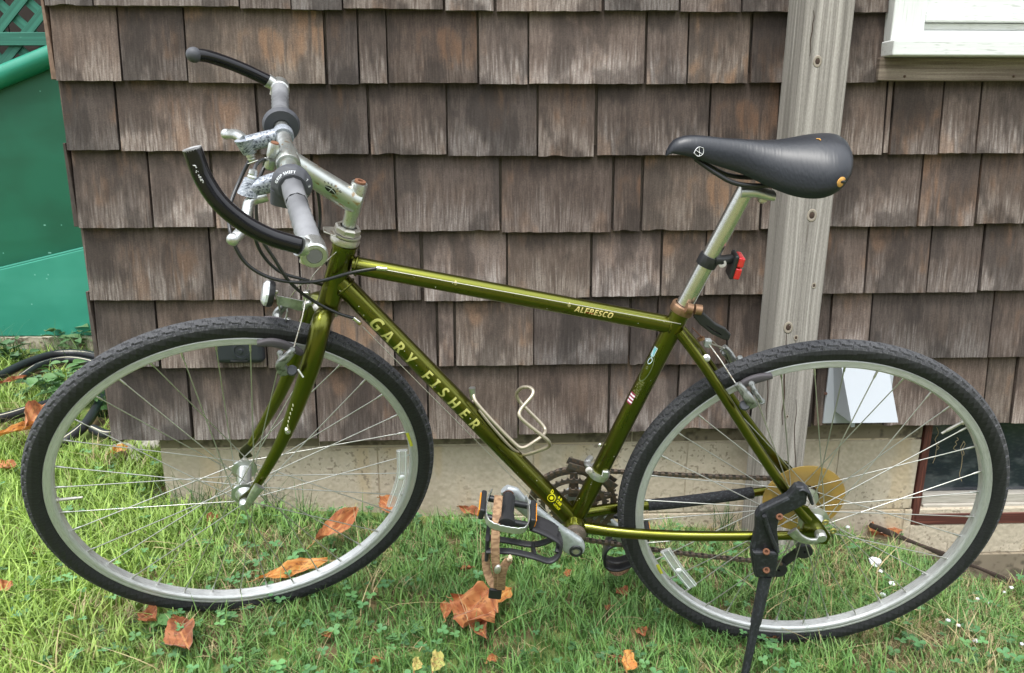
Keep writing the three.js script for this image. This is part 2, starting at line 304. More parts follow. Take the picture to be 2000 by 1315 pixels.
{
  const r = rng(77);
  const rowsY = [];
  const addShingle = (xl, xr, yb, h) => {
    const w = Math.round((xr - xl - 0.0038 - 0.0042 * r()) * 400) / 400; if (w < 0.008) return;
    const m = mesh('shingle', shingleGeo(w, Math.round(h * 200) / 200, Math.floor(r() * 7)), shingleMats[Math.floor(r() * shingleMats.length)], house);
    m.position.set(xl + 0.002, yb, r() * 0.0015); m.rotation.z = (r() - 0.5) * 0.012; m.rotation.x = -0.004 + (r() - 0.5) * 0.008;
  };
  butts.forEach((line, k) => {
    const js = joints[k]; let lastX;
    for (let i = 0; i < js.length - 1; i++) {
      const a = js[i], b = js[i + 1], mid = (a + b) / 2, py = along(line, mid), up = k ? along(butts[k - 1], mid) : py - 135;
      const yb = W(mid, py, 0.023).y, yt = W(mid, up, 0.023).y, pm = (py + up) / 2;
      let xl = W(a, pm, 0.018).x; const xr = W(b, pm, 0.018).x; if (i === 0) xl = cornerX;
      addShingle(xl, xr, yb + (r() - 0.5) * 0.005, yt - yb + 0.02); lastX = xr;
      if (i === 0) rowsY[k] = [yb, yt];
    }
    // the course goes on to the right of the picture
    const pyR = along(line, 1990), yb = W(1990, pyR, 0.023).y, yt = k ? W(1990, along(butts[k - 1], 1990), 0.023).y : yb + 0.165;
    if (k > 1) for (let x = lastX; x < 2.3;) { const w = 0.07 + 0.16 * r(); addShingle(x, x + w, yb, yt - yb + 0.02); x += w; }
  });
  // courses above the picture
  let yb = W(1000, -110, 0.023).y;
  for (let k = 0; k < 4; k++) { for (let x = cornerX; x < 2.3;) { const w = 0.08 + 0.2 * r(); if (!(x + w > 0.98 && x < 2.0)) addShingle(x, x + w, yb, 0.185); x += w; } yb += 0.165; }
  // edges of the shingles that wrap round the corner onto the side wall
  rowsY.forEach(([a, b], k) => {
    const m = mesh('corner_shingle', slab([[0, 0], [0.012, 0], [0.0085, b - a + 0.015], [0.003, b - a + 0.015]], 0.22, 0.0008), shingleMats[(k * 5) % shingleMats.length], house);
    m.position.set(cornerX - 0.0125, a - 0.003 + 0.004 * (k % 2), k % 2 ? -0.20 : -0.222); m.rotation.z = k % 2 ? 0.0 : 0.004;
  });
  mesh('sheathing', new THREE.BoxGeometry(rightEnd - cornerX - 0.004, wallTop - sillY - 0.02, 3.2).translate((rightEnd + cornerX + 0.004) / 2, (wallTop + sillY + 0.02) / 2, -1.602), std(C(0.22, 0.18, 0.145), 0.95), house);
}
// foundation
const concrete = (() => {
  const map = tex(512, 512, (u, v) => {
    const n = fbm(u * 120, v * 120, 51, 3), m = fbm(u * 6, v * 6, 52, 4), st = fbm(u * 14, v * 4, 53, 3);
    let c = lerp3(S(176, 164, 144), S(206, 194, 174), clamp(0.5 + (m - 0.5) * 1.4 + (n - 0.5) * 0.9));
    c = lerp3(c, S(190, 166, 128), 0.4 * sstep(0.58, 0.75, st)); c = lerp3(c, S(128, 116, 100), 0.7 * sstep(0.60, 0.74, n) * sstep(0.4, 0.6, m)); return c;
  });
  const bump = tex(256, 256, (u, v) => { const q = fbm(u * 120, v * 120, 54, 2); return [q, q, q]; }, false);
  return std(0xffffff, 0.95, 0, { map, bumpMap: bump, bumpScale: 0.0018 });
})();
const concreteTop = (() => {   // the course right under the shingles, stained by drip water
  const map = tex(256, 256, (u, v) => { const n = fbm(u * 70, v * 70, 55, 3), m = fbm(u * 9, v * 9, 56, 4); return lerp3(lerp3(S(116, 106, 90), S(150, 138, 118), m), S(82, 74, 62), 0.8 * sstep(0.5, 0.66, n * 0.5 + m * 0.5)); });
  return std(0xffffff, 0.95, 0, { map });
})();
function blockGeo(x0, x1, y0, y1, z0, z1) { const g = new RoundedBoxGeometry(x1 - x0, y1 - y0, z1 - z0, 2, 0.0022).translate((x0 + x1) / 2, (y0 + y1) / 2, (z0 + z1) / 2); const p = g.attributes.position, n = g.attributes.normal, uv = []; for (let i = 0; i < p.count; i++) uv.push((Math.abs(n.getX(i)) > 0.7 ? p.getZ(i) : p.getX(i)) / 0.9, (Math.abs(n.getY(i)) > 0.7 ? p.getZ(i) : p.getY(i)) / 0.9); g.setAttribute('uv', new THREE.Float32BufferAttribute(uv, 2)); return g; }
const FZ = -0.022;                                  // face of the foundation, a little behind the shingle butts
const winL = W(1792, 930, FZ).x, winTop = sillY + 0.03, winBot = W(1900, 1022, FZ).y;
{
  const fd = part('foundation', house), x0 = W(316, 900, FZ).x, yj = W(900, 871, FZ).y;
  const xs = []; for (let x = x0; x < rightEnd; x += 0.405) xs.push(x);
  mesh('mortar', new THREE.BoxGeometry(winL - x0 - 0.02, 1.0, 0.16).translate((winL + x0 - 0.02) / 2, sillY + 0.03 - 0.5, FZ - 0.0812), concrete, fd);
  for (let x = x0; x < winL - 0.02; x += 0.40) { const e = Math.min(x + 0.3985, winL - 0.004); if (e - x > 0.04) mesh('block', blockGeo(x, e, yj + 0.004, sillY + 0.028, FZ - 0.1, FZ), concreteTop, fd); }
  const vj = W(1633, 930, FZ).x;                    // a joint that shows between two blocks
  for (let k = 0, x = vj - 0.40 * 5; x < winL; x += 0.40, k++) { const a = Math.max(x, x0), e = Math.min(x + 0.3985, winL - 0.004); if (e - a > 0.03) mesh('block', blockGeo(a, e, yj - 0.20, yj, FZ - 0.1, FZ + 0.001), concrete, fd); }
  for (let x = vj - 0.2 - 0.40 * 5; x < winL; x += 0.40) { const a = Math.max(x, x0), e = Math.min(x + 0.395, rightEnd); if (e - a > 0.03) mesh('block', blockGeo(a, e, yj - 0.41, yj - 0.204, FZ - 0.1, FZ + 0.002), concrete, fd); }
  // cast sill and footing under the cellar window
  const sy = W(1900, 1078, FZ).y;
  mesh('sill', blockGeo(winL - 0.0, rightEnd, sy, winBot - 0.002, FZ - 0.2, FZ + 0.004), concrete, fd);
  mesh('footing', blockGeo(winL - 0.1, rightEnd, -0.7, sy - 0.001, FZ - 0.2, FZ + 0.012), concreteTop, fd);
  mesh('side_footing', blockGeo(x0 + 0.02, x0 + 0.2, -0.6, sillY, -3.1, FZ - 0.17), concrete, fd);
}
// cellar window
{
  const wn = part('cellar_window', house);
  const rust = std(0xffffff, 0.6, 0.1, { map: tex(128, 128, (u, v) => lerp3(S(82, 44, 38), S(112, 66, 54), sstep(0.5, 0.7, fbm(u * 9, v * 9, 61, 4)))) });
  const z = FZ + 0.004, xr = 2.25, yb = W(1900, 1003, z).y, ytGlass = winTop, fw = 0.02;
  mesh('frame', join([rbox(V(winL + fw / 2, (ytGlass + winBot) / 2, z - 0.03), fw, ytGlass - winBot, 0.06, 0.002), rbox(V((winL + xr) / 2 + 0.01, (winBot + yb) / 2, z - 0.031), xr - winL, yb - winBot, 0.065, 0.002)]), rust, wn);
  const yg = W(1900, 962, z - 0.03).y;
  mesh('ledge', join([rbox(V((winL + xr) / 2 + 0.02, mix(yb, yg, 0.22), z - 0.028), xr - winL - 0.03, (yg - yb) * 0.42, 0.03, 0.002), rbox(V((winL + xr) / 2 + 0.02, mix(yb, yg, 0.7), z - 0.036), xr - winL - 0.03, (yg - yb) * 0.52, 0.028, 0.002)]), std(0xffffff, 0.8, 0, { map: tex(128, 64, (u, v) => lerp3(S(150, 144, 132), S(205, 200, 190), fbm(u * 40, v * 14, 62, 3))) }), wn);
  const glass = tex(256, 128, (u, v) => { const d = sstep(0.52, 0.7, fbm(u * 14, v * 7, 63, 4)); return lerp3(S(40, 46, 56), S(150, 150, 148), 0.30 * d + 0.10 * sstep(0.62, 0.8, vnoise(u * 160, v * 80, 64))); });
  mesh('pane', new THREE.BoxGeometry(xr - winL - 0.02, ytGlass - yg, 0.004).translate((winL + xr) / 2 + 0.01, (ytGlass + yg) / 2, z - 0.046), std(0xffffff, 0.12, 0, { map: glass, clearcoat: 0.5, clearcoatRoughness: 0.1 }), wn);
  mesh('pier', new THREE.BoxGeometry(rightEnd - xr, ytGlass - winBot, 0.2).translate((rightEnd + xr) / 2, (ytGlass + winBot) / 2, FZ - 0.1), concrete, wn);
  // dead roots hanging over the glass
  const rt = rng(9), root = std(C(0.42, 0.33, 0.2), 0.9);
  for (const [px, a, b] of [[1832, 835, 905], [1880, 862, 940], [1884, 862, 890], [1870, 855, 880], [1835, 862, 880]]) { const pts = []; for (let i = 0; i <= 6; i++) pts.push(W(px + 8 * (rt() - 0.5) - 8 * i / 6 * (a > 850 ? 0.6 : 1), mix(a, b, i / 6), z - 0.035)); mesh('root', tubeG(pts, 0.0009, 14, 5), root, wn); }
}
// sash window above
const bluePaint = std(0xffffff, 0.5, 0, { map: tex(256, 256, (u, v) => { const n = fbm(u * 50, v * 12, 71, 3), m = fbm(u * 7, v * 7, 72, 3); return lerp3(lerp3(S(216, 219, 217), S(230, 232, 230), m), S(182, 186, 180), 0.7 * sstep(0.66, 0.8, n)); }) });
const greyWood = (s, a, b, sx, sy) => std(0xffffff, 0.93, 0, (() => {
  const f = (u, v) => { const wob = 0.05 * fbm(u * 3, v * 3, s + 3, 3); return 0.55 * fbm((u + wob) * sx, v * sy, s, 3) + 0.3 * fbm((u + wob) * sx * 3.1, v * sy * 2, s + 1, 2) + 0.15 * vnoise(u * 300, v * 300, s + 2); };
  return { map: tex(256, 512, (u, v) => { const g = f(u, v); const k = vnoise(u * 22, v * 1.2, s + 7) > 0.9 && g < 0.5 ? 0.5 : 0; return lerp3(lerp3(a, b, clamp((g - 0.28) * 2.2)), S(70, 60, 52), k); }), bumpMap: tex(256, 512, (u, v) => { const q = f(u, v); return [q, q, q]; }, false), bumpScale: 0.0009 };
})());
{
  const wn = part('sash_window', house);
  const xr = 2.05, yTop = 1.75, zc = 0.045;
  const cx = W(1740, 60, zc).x, sillTop = W(1900, 78, zc + 0.02).y, sillBot = W(1900, 110, zc + 0.02).y, tb = W(1900, 159, 0.036).y;
  mesh('casing', rbox(V(cx + 0.036, (yTop + sillTop) / 2, zc / 2 + 0.004), 0.072, yTop - sillTop, zc, 0.003), bluePaint, wn);
  mesh('sill', rbox(V((cx + xr) / 2 - 0.004, (sillTop + sillBot) / 2, 0.037), xr - cx, sillTop - sillBot, 0.074, 0.004), bluePaint, wn);
  mesh('trim_board', (() => { const g = rbox(V((cx + xr) / 2 - 0.012, (sillBot + tb) / 2, 0.0215), xr - cx, sillBot - tb - 0.002, 0.033, 0.002); const p = g.attributes.position, uv = []; for (let i = 0; i < p.count; i++) uv.push(p.getY(i) / 0.16, p.getX(i) / 0.6); g.setAttribute('uv', new THREE.Float32BufferAttribute(uv, 2)); return g; })(), greyWood(210, S(92, 80, 70), S(150, 138, 124), 30, 3), wn);
  for (const px of [1767, 1980]) mesh('nail', ball(W(px, 149, 0.038), 0.003), std(C(0.1, 0.06, 0.04), 0.7, 0.4), wn);
  const x1 = cx + 0.073; let y = sillTop;
  for (const [h, z, d] of [[0.022, 0.030, 0.04], [0.016, 0.020, 0.04], [0.018, 0.034, 0.05], [0.045, 0.024, 0.05]]) { mesh('sash_rail', rbox(V((x1 + xr) / 2, y + h / 2, z - d / 2 + 0.012), xr - x1, h - 0.0015, d, 0.003), bluePaint, wn); y += h; }
  mesh('sash_stile', rbox(V(x1 + 0.018, (yTop + y) / 2, 0.012), 0.034, yTop - y, 0.04, 0.003), bluePaint, wn);
  mesh('pane', new THREE.BoxGeometry(xr - x1 - 0.03, yTop - y, 0.004).translate((x1 + xr) / 2 + 0.02, (yTop + y) / 2, 0.009), std(C(0.04, 0.05, 0.05), 0.05, 0, { clearcoat: 1 }), wn);
  mesh('screw', join([cyl(W(1800, 70, 0.045), W(1800, 70, 0.047), 0.003)]), std(C(0.4, 0.4, 0.4), 0.4, 0.8), wn);
}
// wooden post in front of the wall
{
  const z = 0.128, xl = W(1533, 449, z).x, xr = W(1622, 449, z).x, w = xr - xl;
  const post = thing('wooden_post', 'grey weathered square timber post standing against the shingled wall', 'post', V((xl + xr) / 2, groundY(0.45, 0.08) - 0.15, z - w / 2));
  const h = 3.2, n = 90, s = new THREE.Shape(), q = 0.006; const a = w / 2;
  s.moveTo(-a + q, -a); s.lineTo(a - q, -a); s.quadraticCurveTo(a, -a, a, -a + q); s.lineTo(a, a - q); s.quadraticCurveTo(a, a, a - q, a); s.lineTo(-a + q, a); s.quadraticCurveTo(-a, a, -a, a - q); s.lineTo(-a, -a + q); s.quadraticCurveTo(-a, -a, -a + q, -a);
  const g = new THREE.ExtrudeGeometry(s, { depth: h, steps: n, bevelEnabled: false, curveSegments: 3 }); g.rotateX(-Math.PI / 2);
  const p = g.attributes.position, uv = [];
  for (let i = 0; i < p.count; i++) { const x = p.getX(i), y = p.getY(i), zz = p.getZ(i); const d = 0.0016 * (fbm(x * 60 + zz * 60, y * 4, 81, 2) - 0.5); p.setX(i, x + d); p.setZ(i, zz + d); uv.push((Math.abs(zz) > a * 0.97 ? x : zz + 0.2) / 0.2, y / 0.8); }
  g.setAttribute('uv', new THREE.Float32BufferAttribute(uv, 2)); g.computeVertexNormals();
  mesh('timber', g, greyWood(230, S(112, 107, 101), S(182, 176, 169), 44, 1.6), post);
  const dark = std(C(0.05, 0.03, 0.02), 0.9), ring = std(C(0.30, 0.26, 0.21), 0.95);
  for (const [px, py, r] of [[1597, 120, 0.0052], [1586, 421, 0.0062], [1590, 558, 0.003], [1540, 640, 0.006], [1538, 814, 0.002], [1555, 660, 0.003]]) {
    const c = W(px, py, z + 0.0004).sub(post.position);
    const k = part('knot', post); mesh('knot_ring', new THREE.TorusGeometry(r * 1.35, r * 0.45, 6, 18).scale(1, 1.3, 0.12).translate(c.x, c.y, c.z), ring, k); mesh('knot_heart', new THREE.SphereGeometry(r, 12, 8).scale(0.95, 1.15, 0.2).translate(c.x, c.y, c.z), dark, k);
  }
  for (const [x0, y0, x1, y1, t] of [[1535, 650, 1528, 830, 0.0016], [1500, 690, 1497, 820, 0.001], [1590, 20, 1580, 110, 0.0008], [1555, 780, 1552, 960, 0.0008]]) {
    const pts = []; for (let i = 0; i <= 7; i++) pts.push(W(mix(x0, x1, i / 7) + 4 * (hash(i, x0, 4) - 0.5), mix(y0, y1, i / 7), z).sub(post.position));
    mesh('check_crack', sweep(pts, u => [t * (0.3 + Math.sin(u * 3.1)), 0.0015], { n: 14, seg: 6, side: V(1, 0, 0) }), dark, post);
  }
}
// vent hood
{
  const z0 = 0.034, z1 = 0.115, xl = W(1606, 775, z0).x, x0 = W(1664, 825, z1).x, x1 = W(1757, 810, z1).x, yt = W(1690, 700, z0 + 0.02).y, yb = W(1665, 825, z1).y, ypb = W(1615, 828, z0).y;
  const o = V((xl + x1) / 2, ypb, z0), t = thing('dryer_vent_hood', 'white plastic dryer vent hood screwed to the bottom shingles', 'vent hood', o);
  const white = std(C(0.46, 0.49, 0.53), 0.38, 0, { clearcoat: 0.2 });
  mesh('flange', rbox(V((xl + x1 + 0.03) / 2, (yt + 0.02 + ypb) / 2, z0 - 0.004).sub(o), x1 + 0.03 - xl - 0.02, yt + 0.02 - ypb, 0.006, 0.002), white, t);
  // tapered hood: narrow at the top, splayed out at the mouth
  const A = W(1641, 706, z0 + 0.03), B = W(1732, 706, z0 + 0.03), top = yt, P = (x, y, z) => V(x, y, z).sub(o);
  const quad = (a, b, c, d) => { const g = new THREE.BufferGeometry(); const nn = b.clone().sub(a).cross(d.clone().sub(a)).normalize().multiplyScalar(-0.0018); const p = [a, b, c, d, ...[a, b, c, d].map(q => q.clone().add(nn))].flatMap(q => [q.x, q.y, q.z]); g.setAttribute('position', new THREE.Float32BufferAttribute(p, 3)); g.setIndex([0, 1, 2, 0, 2, 3, 4, 6, 5, 4, 7, 6, 0, 4, 1, 1, 4, 5, 1, 5, 2, 2, 5, 6, 2, 6, 3, 3, 6, 7, 3, 7, 0, 0, 7, 4]); const q = g.toNonIndexed(); q.computeVertexNormals(); q.setAttribute('uv', new THREE.Float32BufferAttribute(new Float32Array(q.attributes.position.count * 2), 2)); return q; };
  const fl = [P(A.x, top, z0 + 0.03), P(B.x, top, z0 + 0.03), P(x1, yb - 0.002, z1), P(x0, yb - 0.002, z1)], bl = [P(A.x - 0.004, top + 0.006, z0), P(B.x + 0.004, top + 0.006, z0), P(x1 + 0.006, yb - 0.002, z0), P(x0 - 0.006, yb - 0.002, z0)];
  mesh('hood', join([quad(fl[3], fl[2], fl[1], fl[0]), quad(bl[3], fl[3], fl[0], bl[0]), quad(fl[2], bl[2], bl[1], fl[1]), quad(bl[0], fl[0], fl[1], bl[1])]), white, t);
  mesh('screw', turned(W(1613, 769, z0 - 0.001).sub(o), W(1613, 769, z0 + 0.003).sub(o), [[0.0, -0.002], [0.0042, -0.002], [0.0036, 0.0015], [0.0, 0.002]], 12), std(C(0.10, 0.05, 0.035), 0.6, 0.3), t);
  mesh('flap_tab', rbox(W(1666, 829, z1 - 0.02).sub(o), 0.01, 0.014, 0.003, 0.001), white, t);
}
// small black box on the wall behind the front wheel
{
  const z = 0.03, c = W(471, 680, z), t = thing('wall_box', 'small black plastic box with a round dial on the shingles behind the front wheel', 'box', V(c.x, c.y - 0.04, z));
  const blk = std(C(0.022, 0.026, 0.032), 0.42), w = W(519, 690, z).x - W(425, 690, z).x, yb = W(471, 711, z + 0.02).y - t.position.y;
  mesh('body', new RoundedBoxGeometry(w, 0.085, 0.032, 4, 0.014).translate(0, yb + 0.0425, 0.008), blk, t);
  const d = W(470, 686, z + 0.024).sub(t.position);
  mesh('dial', turned(V(d.x, d.y, 0.02), V(d.x, d.y, 0.04), [[0.0, 0.0], [0.0225, 0.0], [0.022, 0.006], [0.015, 0.007], [0.0145, 0.005], [0.006, 0.0055], [0.005, 0.0075], [0, 0.008]]), blk, t);
  mesh('slot', rbox(V(0, yb + 0.008, 0.0245), 0.04, 0.003, 0.002, 0.0008), std(C(0.008, 0.008, 0.01), 0.5), t);
}
// edging along the foot of the wall where the lawn falls away
{
  const pts = [[1700, 1026], [1740, 1042], [1800, 1066], [1860, 1090], [1920, 1113], [1980, 1140], [2060, 1172]].map(([a, b]) => W(a, b, 0.012));
  const o = pts[0].clone(), t = thing('edging_board', 'dark half buried edging board along the foot of the foundation', 'edging board', o);
  mesh('board', sweep(pts.map(p => p.clone().sub(o)), u => [0.005, 0.006 + 0.002 * Math.sin(u * 19)], { n: 40, seg: 12, square: 0.55, side: V(0, 0, 1) }), std(0xffffff, 0.95, 0, { map: tex(64, 256, (u, v) => lerp3(S(38, 30, 25), S(74, 60, 50), fbm(u * 8, v * 30, 91, 3))) }), t);
}

// ---------- behind the corner: cellar bulkhead, lattice ----------
const greenPaint = (s, a, b, rough = 0.5) => std(0xffffff, rough, 0, { map: tex(256, 256, (u, v) => { const m = fbm(u * 5, v * 5, s, 4), n = vnoise(u * 120, v * 120, s + 1), w = vnoise(u * 60, v * 40, s + 2); return lerp3(lerp3(a, b, sstep(0.3, 0.7, m)), S(200, 230, 220), (n > 0.975 && w > 0.55 ? 0.8 : 0) + 0.03 * sstep(0.55, 0.75, fbm(u * 3 + 2, v * 14, s + 5, 3))); }), clearcoat: 0.15, clearcoatRoughness: 0.5 });
{
  const z = -1.22, o = W(60, 657, z); o.x = -1.45;
  const t = thing('cellar_bulkhead', 'green painted sloping cellar bulkhead with a rounded top rail on a concrete curb', 'bulkhead', o);
  const P = (px, py, zz) => W(px, py, zz).sub(o);
  const xR = cornerX + 0.02 - o.x;                     // runs into the side wall of the house
  const edge = (p0, p1, zz) => { const a = P(...p0, zz), b = P(...p1, zz), m = (b.y - a.y) / (b.x - a.x); return x => a.y + m * (x - a.x); };
  const low = edge([0, 526], [165, 486], z), yb = P(60, 655, z).y, xL = -1.1;
  mesh('side_panel', slab([[xL, yb], [xR, yb], [xR, low(xR)], [xL, low(xL)]], 0.06, 0.004).translate(0, 0, -0.045), greenPaint(301, S(44, 138, 116), S(56, 150, 128)), t);
  const zz = z - 0.035, hi = edge([0, 142], [92, 104], zz);
  mesh('door_panel', slab([[xL, low(xL) - 0.02], [xR, low(xR) - 0.02], [xR, hi(xR) - 0.015], [xL, hi(xL) - 0.015]], 0.03, 0.003).translate(0, 0, -0.085), greenPaint(305, S(4, 84, 60), S(8, 94, 69)), t);
  mesh('top_rail', sweep([V(xL, hi(xL) - 0.012, -0.045), V((xL + xR) / 2, hi((xL + xR) / 2) - 0.012, -0.045), V(xR, hi(xR) - 0.012, -0.045)], () => 0.038, { n: 12, seg: 20 }), greenPaint(309, S(24, 124, 100), S(34, 138, 114), 0.4), t);
  mesh('flashing', sweep([V(xL, low(xL) + 0.002, 0.002), V(xR, low(xR) + 0.002, 0.002)], () => [0.010, 0.007], { linear: true, seg: 10 }), greenPaint(307, S(30, 120, 100), S(40, 136, 116)), t);
  const cb = mesh('curb', blockGeo(xL - 0.2, xR, -0.35, yb - 0.001, -0.2, 0.03), std(0xffffff, 0.97, 0, { map: tex(256, 256, (u, v) => { const n = fbm(u * 60, v * 60, 321, 3), m = fbm(u * 8, v * 8, 322, 3); return lerp3(lerp3(S(150, 142, 124), S(190, 182, 164), m), S(96, 88, 74), sstep(0.56, 0.72, n)); }), bumpMap: tex(128, 128, (u, v) => { const q = fbm(u * 40, v * 40, 323, 3); return [q, q, q]; }, false), bumpScale: 0.01 }), t);
}
{
  const z = -1.55, o = V(-1.75, 0.2, z), t = thing('lattice_screen', 'green diagonal lattice screen behind the cellar bulkhead', 'lattice');
  t.position.copy(o);
  const m = greenPaint(331, S(34, 100, 84), S(48, 118, 100), 0.7);
  const x0 = -1.1 , x1 = 0.95, y0 = -0.1, y1 = 1.9, wS = 0.036, gap = 0.085;
  const slat = (a, b, zz) => { const d = b.clone().sub(a), L = d.length(); const g = new THREE.BoxGeometry(wS, L, 0.007); const me = mesh('slat', g, m, t); me.position.copy(a.clone().add(b).multiplyScalar(0.5)); me.position.z = zz; me.rotation.z = -Math.atan2(d.x, d.y); };
  for (let k = -30; k < 40; k++) {
    const c = k * gap * Math.SQRT2;
    for (const dir of [1, -1]) {   // lines y = dir * x + c clipped to the panel
      const pts = []; for (const x of [x0, x1]) { const y = dir * x + c; if (y >= y0 && y <= y1) pts.push(V(x, y, 0)); } for (const y of [y0, y1]) { const x = (y - c) * dir; if (x > x0 && x < x1) pts.push(V(x, y, 0)); }
      if (pts.length >= 2 && Math.max(pts[0].y, pts[1].y) > 0.75) slat(pts[0], pts[1], dir > 0 ? 0.008 : 0);
    }
  }
  const yr = W(40, 77, z).y - o.y; mesh('rail', rbox(V((x0 + x1) / 2, yr, 0.018), x1 - x0, 0.05, 0.012, 0.002), m, t);
  const bw = thing('board_wall', 'dark brown board wall seen through the green lattice', 'wall', V(-1.75, groundY(-1.75, -1.9), -1.95));
  for (let k = 0; k < 16; k++) mesh('board', rbox(V(-1.4 + k * 0.16, 1.4, 0), 0.157, 2.8, 0.02, 0.003), k % 3 ? std(C(0.055, 0.042, 0.036), 0.9) : std(C(0.045, 0.036, 0.032), 0.9), bw);
}

// ---------- bicycle ----------
// pose read from the photograph: both rims are circles of 633 mm; their planes give the lean, the heading and the steering angle
const toWorld = (x, y, z) => camera.localToWorld(V(x, y, z));
const dirW = (a, b) => V(Math.sin(a) * Math.cos(b), Math.sin(b), Math.cos(a) * Math.cos(b)).transformDirection(camera.matrixWorld);
const rearW = toWorld(0.5449, -0.3147, -1.4163), nW = dirW(-0.0428, -0.4835);
const frontW = toWorld(-0.4854, -0.2619, -1.3942), nfW = dirW(0.3420, -0.5769);
const exW = rearW.clone().sub(frontW); exW.addScaledVector(nW, -exW.dot(nW)).normalize();
const eyW = nW.clone().cross(exW);
const bike = thing('bicycle', 'olive green hybrid bicycle with bar ends leaning on its kickstand in front of the shingles', 'bicycle', rearW.clone().addScaledVector(eyW, -0.35));
bike.quaternion.setFromRotationMatrix(new THREE.Matrix4().makeBasis(exW, eyW, nW)); bike.updateMatrixWorld(true);
// bike axes: x to the rear, y up the frame, z to its left side. B: pixel on a plane z of the frame; F: pixel on a plane z of the steered front
const B = (px, py, z = 0) => bike.worldToLocal(onPlane(px, py, rearW.clone().addScaledVector(nW, z), nW));
const F = (px, py, z = 0) => bike.worldToLocal(onPlane(px, py, frontW.clone().addScaledVector(nfW, z), nfW));
const toBike = p => bike.worldToLocal(p.clone());
const Z = V(0, 0, 1);
const invQ = bike.quaternion.clone().invert(), nF = nfW.clone().applyQuaternion(invQ);
const sA = B(703, 357), sB = B(638, 603), steer = sA.clone().sub(sB).normalize();            // steering axis
const backF = steer.clone().cross(nF).normalize(), upF = nF.clone().cross(backF).normalize(); // steered back, up
const qF = new THREE.Quaternion().setFromRotationMatrix(new THREE.Matrix4().makeBasis(backF, upF, nF));

// materials
const speck = (s, a, b, lo, hi, f = 60) => tex(128, 128, (u, v) => { const t = sstep(lo, hi, fbm(u * f, v * f, s, 3)); return lerp3(a, b, t); }, true, 8);
const paint = std(C(0.120, 0.127, 0.013), 0.34, 0.97, { roughnessMap: tex(256, 256, (u, v) => { const q = 0.74 + 0.2 * fbm(u * 6, v * 6, 411, 3); return [q, q, q]; }, false, 3), clearcoat: 0.4, clearcoatRoughness: 0.06 });
const alu = std(C(0.60, 0.62, 0.61), 0.36, 0.9), aluDull = std(0xffffff, 0.36, 0.92, { map: speck(401, S(176, 179, 176), S(205, 207, 205), 0.3, 0.7, 18) });
const aluStem = std(0xffffff, 0.34, 0.88, { map: tex(128, 128, (u, v) => lerp3(lerp3(S(178, 184, 180), S(200, 204, 200), fbm(u * 9, v * 9, 402, 3)), S(150, 118, 82), 0.75 * sstep(0.66, 0.78, fbm(u * 26, v * 26, 403, 3))), true, 5) });
const steel = std(0xffffff, 0.38, 0.85, { map: speck(404, S(196, 194, 186), S(150, 132, 112), 0.6, 0.8, 30) });
const chrome = std(C(0.72, 0.71, 0.66), 0.22, 1);
const black = std(C(0.018, 0.019, 0.021), 0.42), gloss = std(C(0.007, 0.007, 0.009), 0.11, 0, { specularIntensity: 0.75 });
const rubber = std(0xffffff, 0.78, 0, { map: speck(405, S(34, 35, 38), S(66, 68, 72), 0.45, 0.8, 40) });
const greyRubber = std(0xffffff, 0.62, 0, { map: tex(128, 128, (u, v) => lerp3(S(78, 79, 82), S(124, 125, 128), sstep(0.35, 0.7, fbm(u * 10, v * 10, 406, 4)))) });
const darkRubber = std(C(0.055, 0.058, 0.068), 0.6);
const rust = std(C(0.19, 0.085, 0.045), 0.8, 0.3), rustySteel = std(0xffffff, 0.62, 0.45, { map: speck(407, S(96, 91, 84), S(122, 104, 88), 0.4, 0.75, 26) });
const bronze = std(C(0.30, 0.18, 0.11), 0.45, 0.75);
const flecked = std(0xffffff, 0.42, 0.2, { map: tex(256, 256, (u, v) => { const n = fbm(u * 46, v * 46, 408, 3); return n > 0.63 ? S(74, 79, 88) : n < 0.32 ? S(186, 190, 196) : lerp3(S(124, 130, 139), S(166, 172, 181), n); }, true, 9) });
const clearPlastic = std(C(0.93, 0.95, 0.96), 0.25, 0, { transmission: 0.75, thickness: 0, ior: 1.45 });
const tan = std(0xffffff, 0.85, 0, { map: speck(409, S(120, 92, 68), S(158, 128, 98), 0.35, 0.65, 50) });

// writing on tubes: a thin printed film curved round the tube
function film(A, Bp, R, s0, len, phi, arc, w, h, draw, extra = {}) {
  const cv = document.createElement('canvas'); cv.width = w; cv.height = h; const c = cv.getContext('2d'); c.clearRect(0, 0, w, h); draw(c, w, h);
  const t = new THREE.CanvasTexture(cv); t.colorSpace = THREE.SRGBColorSpace; t.needsUpdate = true;
  const d = Bp.clone().sub(A).normalize(), zd = Z.clone().addScaledVector(d, -d.z).normalize(), up = zd.clone().cross(d), pos = [], uv = [], idx = [], n = 14;
  for (let j = 0; j <= n; j++) for (let i = 0; i <= 1; i++) { const f = phi + (j / n - 0.5) * arc, p = A.clone().addScaledVector(d, s0 + len * i).addScaledVector(zd, R * Math.cos(f)).addScaledVector(up, R * Math.sin(f)); pos.push(p.x, p.y, p.z); uv.push(i, j / n); }
  for (let j = 0; j < n; j++) { const a = j * 2; idx.push(a, a + 1, a + 2, a + 1, a + 3, a + 2); }
  const g = new THREE.BufferGeometry(); g.setAttribute('position', new THREE.Float32BufferAttribute(pos, 3)); g.setAttribute('uv', new THREE.Float32BufferAttribute(uv, 2)); g.setIndex(idx); g.computeVertexNormals();
  return [g, std(0xffffff, 0.35, 0, { map: t, transparent: true, ...extra })];
}

